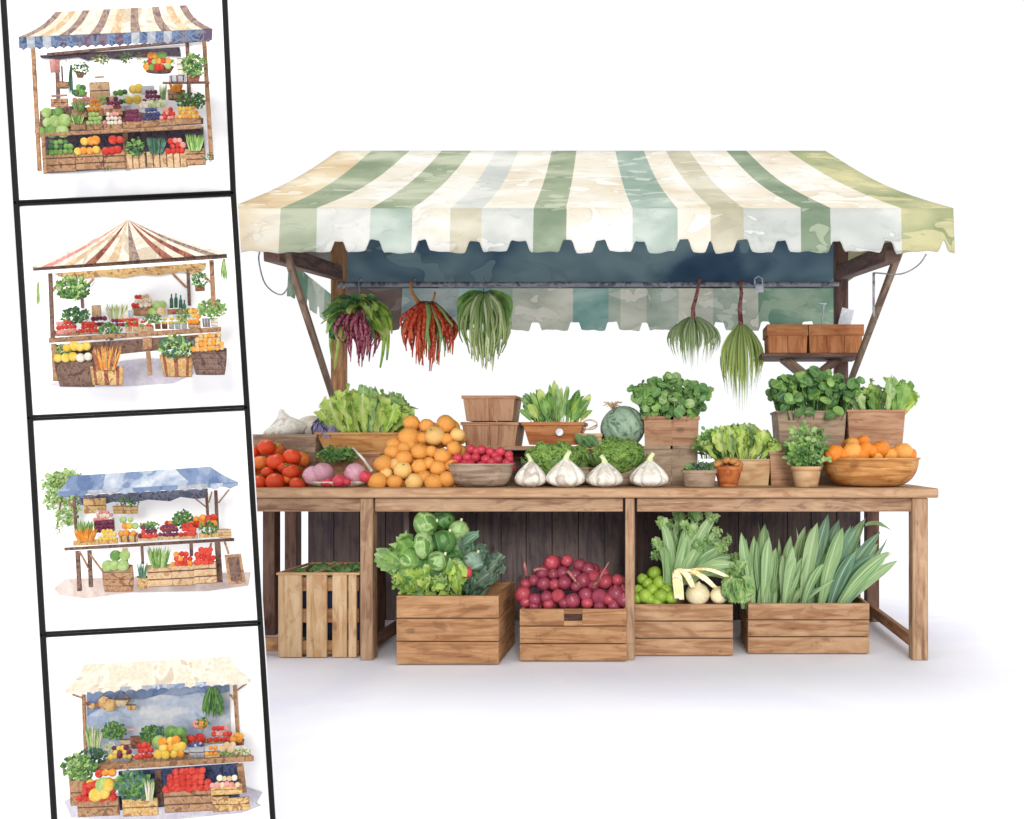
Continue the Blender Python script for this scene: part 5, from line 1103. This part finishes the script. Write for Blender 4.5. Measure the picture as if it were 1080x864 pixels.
p.tuft(780,365,50,66,['ink_dgreen','ink_green'],90,'hang')
p.tuft(280,510,42,58,['ink_lgreen','ink_green','ink_white'],50,'spike'); p.tuft(360,485,50,34,['ink_dgreen','ink_green'],110); p.crate(385,520,430,560,'ink_tan',2,'basket'); p.crate(430,508,490,558,'ink_rust',3,'basket'); p.bar('basket_handle',(416,478),(452,478),5,'ink_pink'); p.tuft(522,505,52,40,['ink_green','ink_dgreen'],120); p.tuft(560,490,20,26,['ink_teal'],30)
p.crate(672,520,760,540,'ink_wood',1,'crate',pile=(24,['ink_pink','ink_orange','ink_red'],62)); p.tuft(735,450,28,22,['ink_dgreen','ink_green'],40); p.crate(762,520,862,540,'ink_wood',1,'crate',pile=(11,['ink_red','ink_pink'],44)); p.crate(856,520,910,545,'ink_rust',1,'pot',taper=.08,pile=(14,['ink_orange','ink_red'],14))
p.fruit(550,495,665,535,28,['ink_green','ink_lgreen'],'apples',mound=.5); p.poly('counter_top',[(262,635),(330,600),(900,560),(950,592),(950,600),(262,645)],'ink_woodl')
p.tuft(350,562,28,28,['ink_lgreen','ink_white'],50); p.tuft(270,590,60,28,['ink_teal','ink_dgreen'],70); p.crate(342,592,440,612,'ink_grey',1,'bowl',taper=.16,pile=(11,['ink_purple','ink_yellow'],34)); p.crate(450,590,532,608,'ink_wood',1,'tray',pile=(12,['ink_red'],44)); p.crate(540,582,668,602,'ink_wood',1,'bowl',taper=.16,pile=(18,['ink_orange','ink_yellow'],52)); p.crate(674,545,742,598,'ink_grey',2,'bucket',taper=.08,pile=(8,['ink_bluefruit','ink_grey'],6)); p.crate(746,582,804,596,'ink_tan',1,'crate',pile=(10,['ink_orange'],24)); p.tuft(838,568,36,22,['ink_green','ink_lgreen'],60); p.fruit(820,545,870,560,16,['ink_tan']); p.tuft(905,570,34,16,['ink_white','ink_lgreen'],40)
p.poly('stall_back',[(380,655),(540,645),(885,620),(890,780),(380,820)],'ink_navy'); p.bar('counter',(258,643),(950,600),20,'ink_wood'); p.bar('leg',(545,650),(556,795),24,'ink_woodd'); p.bar('leg',(892,622),(908,745),24,'ink_wood')
p.crate(172,690,265,800,'ink_wood',2,'crate'); p.tuft(215,640,68,50,['ink_green','ink_lgreen','ink_dgreen'],150); p.fruit(262,665,372,705,17,['ink_orange','ink_yellow','ink_red'])
p.crate(205,768,378,848,'ink_wood',2,'crate',pile=(15,['ink_red'],52)); p.fruit(285,712,345,752,26,['ink_yellow','ink_lgreen']); p.crate(396,772,542,846,'ink_amber',2,'crate'); p.tuft(450,715,76,56,['ink_dgreen','ink_teal','ink_green'],190); p.tuft(512,730,24,48,['ink_lgreen','ink_white'],26,'spike')
p.crate(570,728,775,830,'ink_wood',3,'crate',pile=(15,['ink_red'],68)); p.crate(776,762,842,828,'ink_amber',2,'crate'); p.crate(842,766,928,822,'ink_amber',2,'crate'); p.crate(770,712,898,756,'ink_amber',2,'crate',pile=(12,['ink_pink','ink_tan','ink_white'],26))
p.awning((155,312),(936,266),(235,203),(845,170),['ink_cream','ink_white','ink_cream','ink_white','ink_cream','ink_white','ink_white','ink_cream'],15,22,['ink_white','ink_grey','ink_cream','ink_sky','ink_white'],17,9,bulge=8)
# ================================================================ light, air, camera
w=bpy.data.worlds.new('World'); scene.world=w; w.use_nodes=True
bg=w.node_tree.nodes['Background']; bg.inputs[0].default_value=(.985,.99,1,1); bg.inputs[1].default_value=1.02
def lamp(name,loc,tgt,size,power,col=(1,.97,.92)):
    l=bpy.data.lights.new(name,'AREA'); l.shape='DISK'; l.size=size; l.energy=power; l.color=col
    o=bpy.data.objects.new(name,l); C.objects.link(o); o.location=loc; o.rotation_euler=(Vector(tgt)-Vector(loc)).to_track_quat('-Z','Y').to_euler()
lamp('front_fill_lamp',(2.5,-14,4.6),(-.3,.4,1.0),4.5,1300)  # added unseen fill, brightens the counter and hanging bunches under the canopy
sl=bpy.data.lights.new('sun','SUN'); sl.energy=1.15; sl.angle=math.radians(22); sl.color=(1,.98,.95); so=bpy.data.objects.new('sun',sl); C.objects.link(so); so.rotation_euler=Vector((.22,-.12,-1.6)).to_track_quat('-Z','Y').to_euler()
cam=bpy.data.cameras.new('camera'); co=bpy.data.objects.new('camera',cam); C.objects.link(co)
co.location=(0,-CD,CH); co.rotation_euler=(PI/2,0,0); cam.sensor_width=36; cam.lens=F/1080*36
cam.shift_x=(540-VX)/1080; cam.shift_y=(VY-432)/1080; cam.clip_start=.05; cam.clip_end=500
scene.camera=co
scene.render.engine='CYCLES'; scene.cycles.use_denoising=True
scene.cycles.max_bounces=8; scene.cycles.transparent_max_bounces=8
scene.view_settings.view_transform='Standard'; scene.view_settings.look='None'; scene.view_settings.exposure=0; scene.view_settings.gamma=1
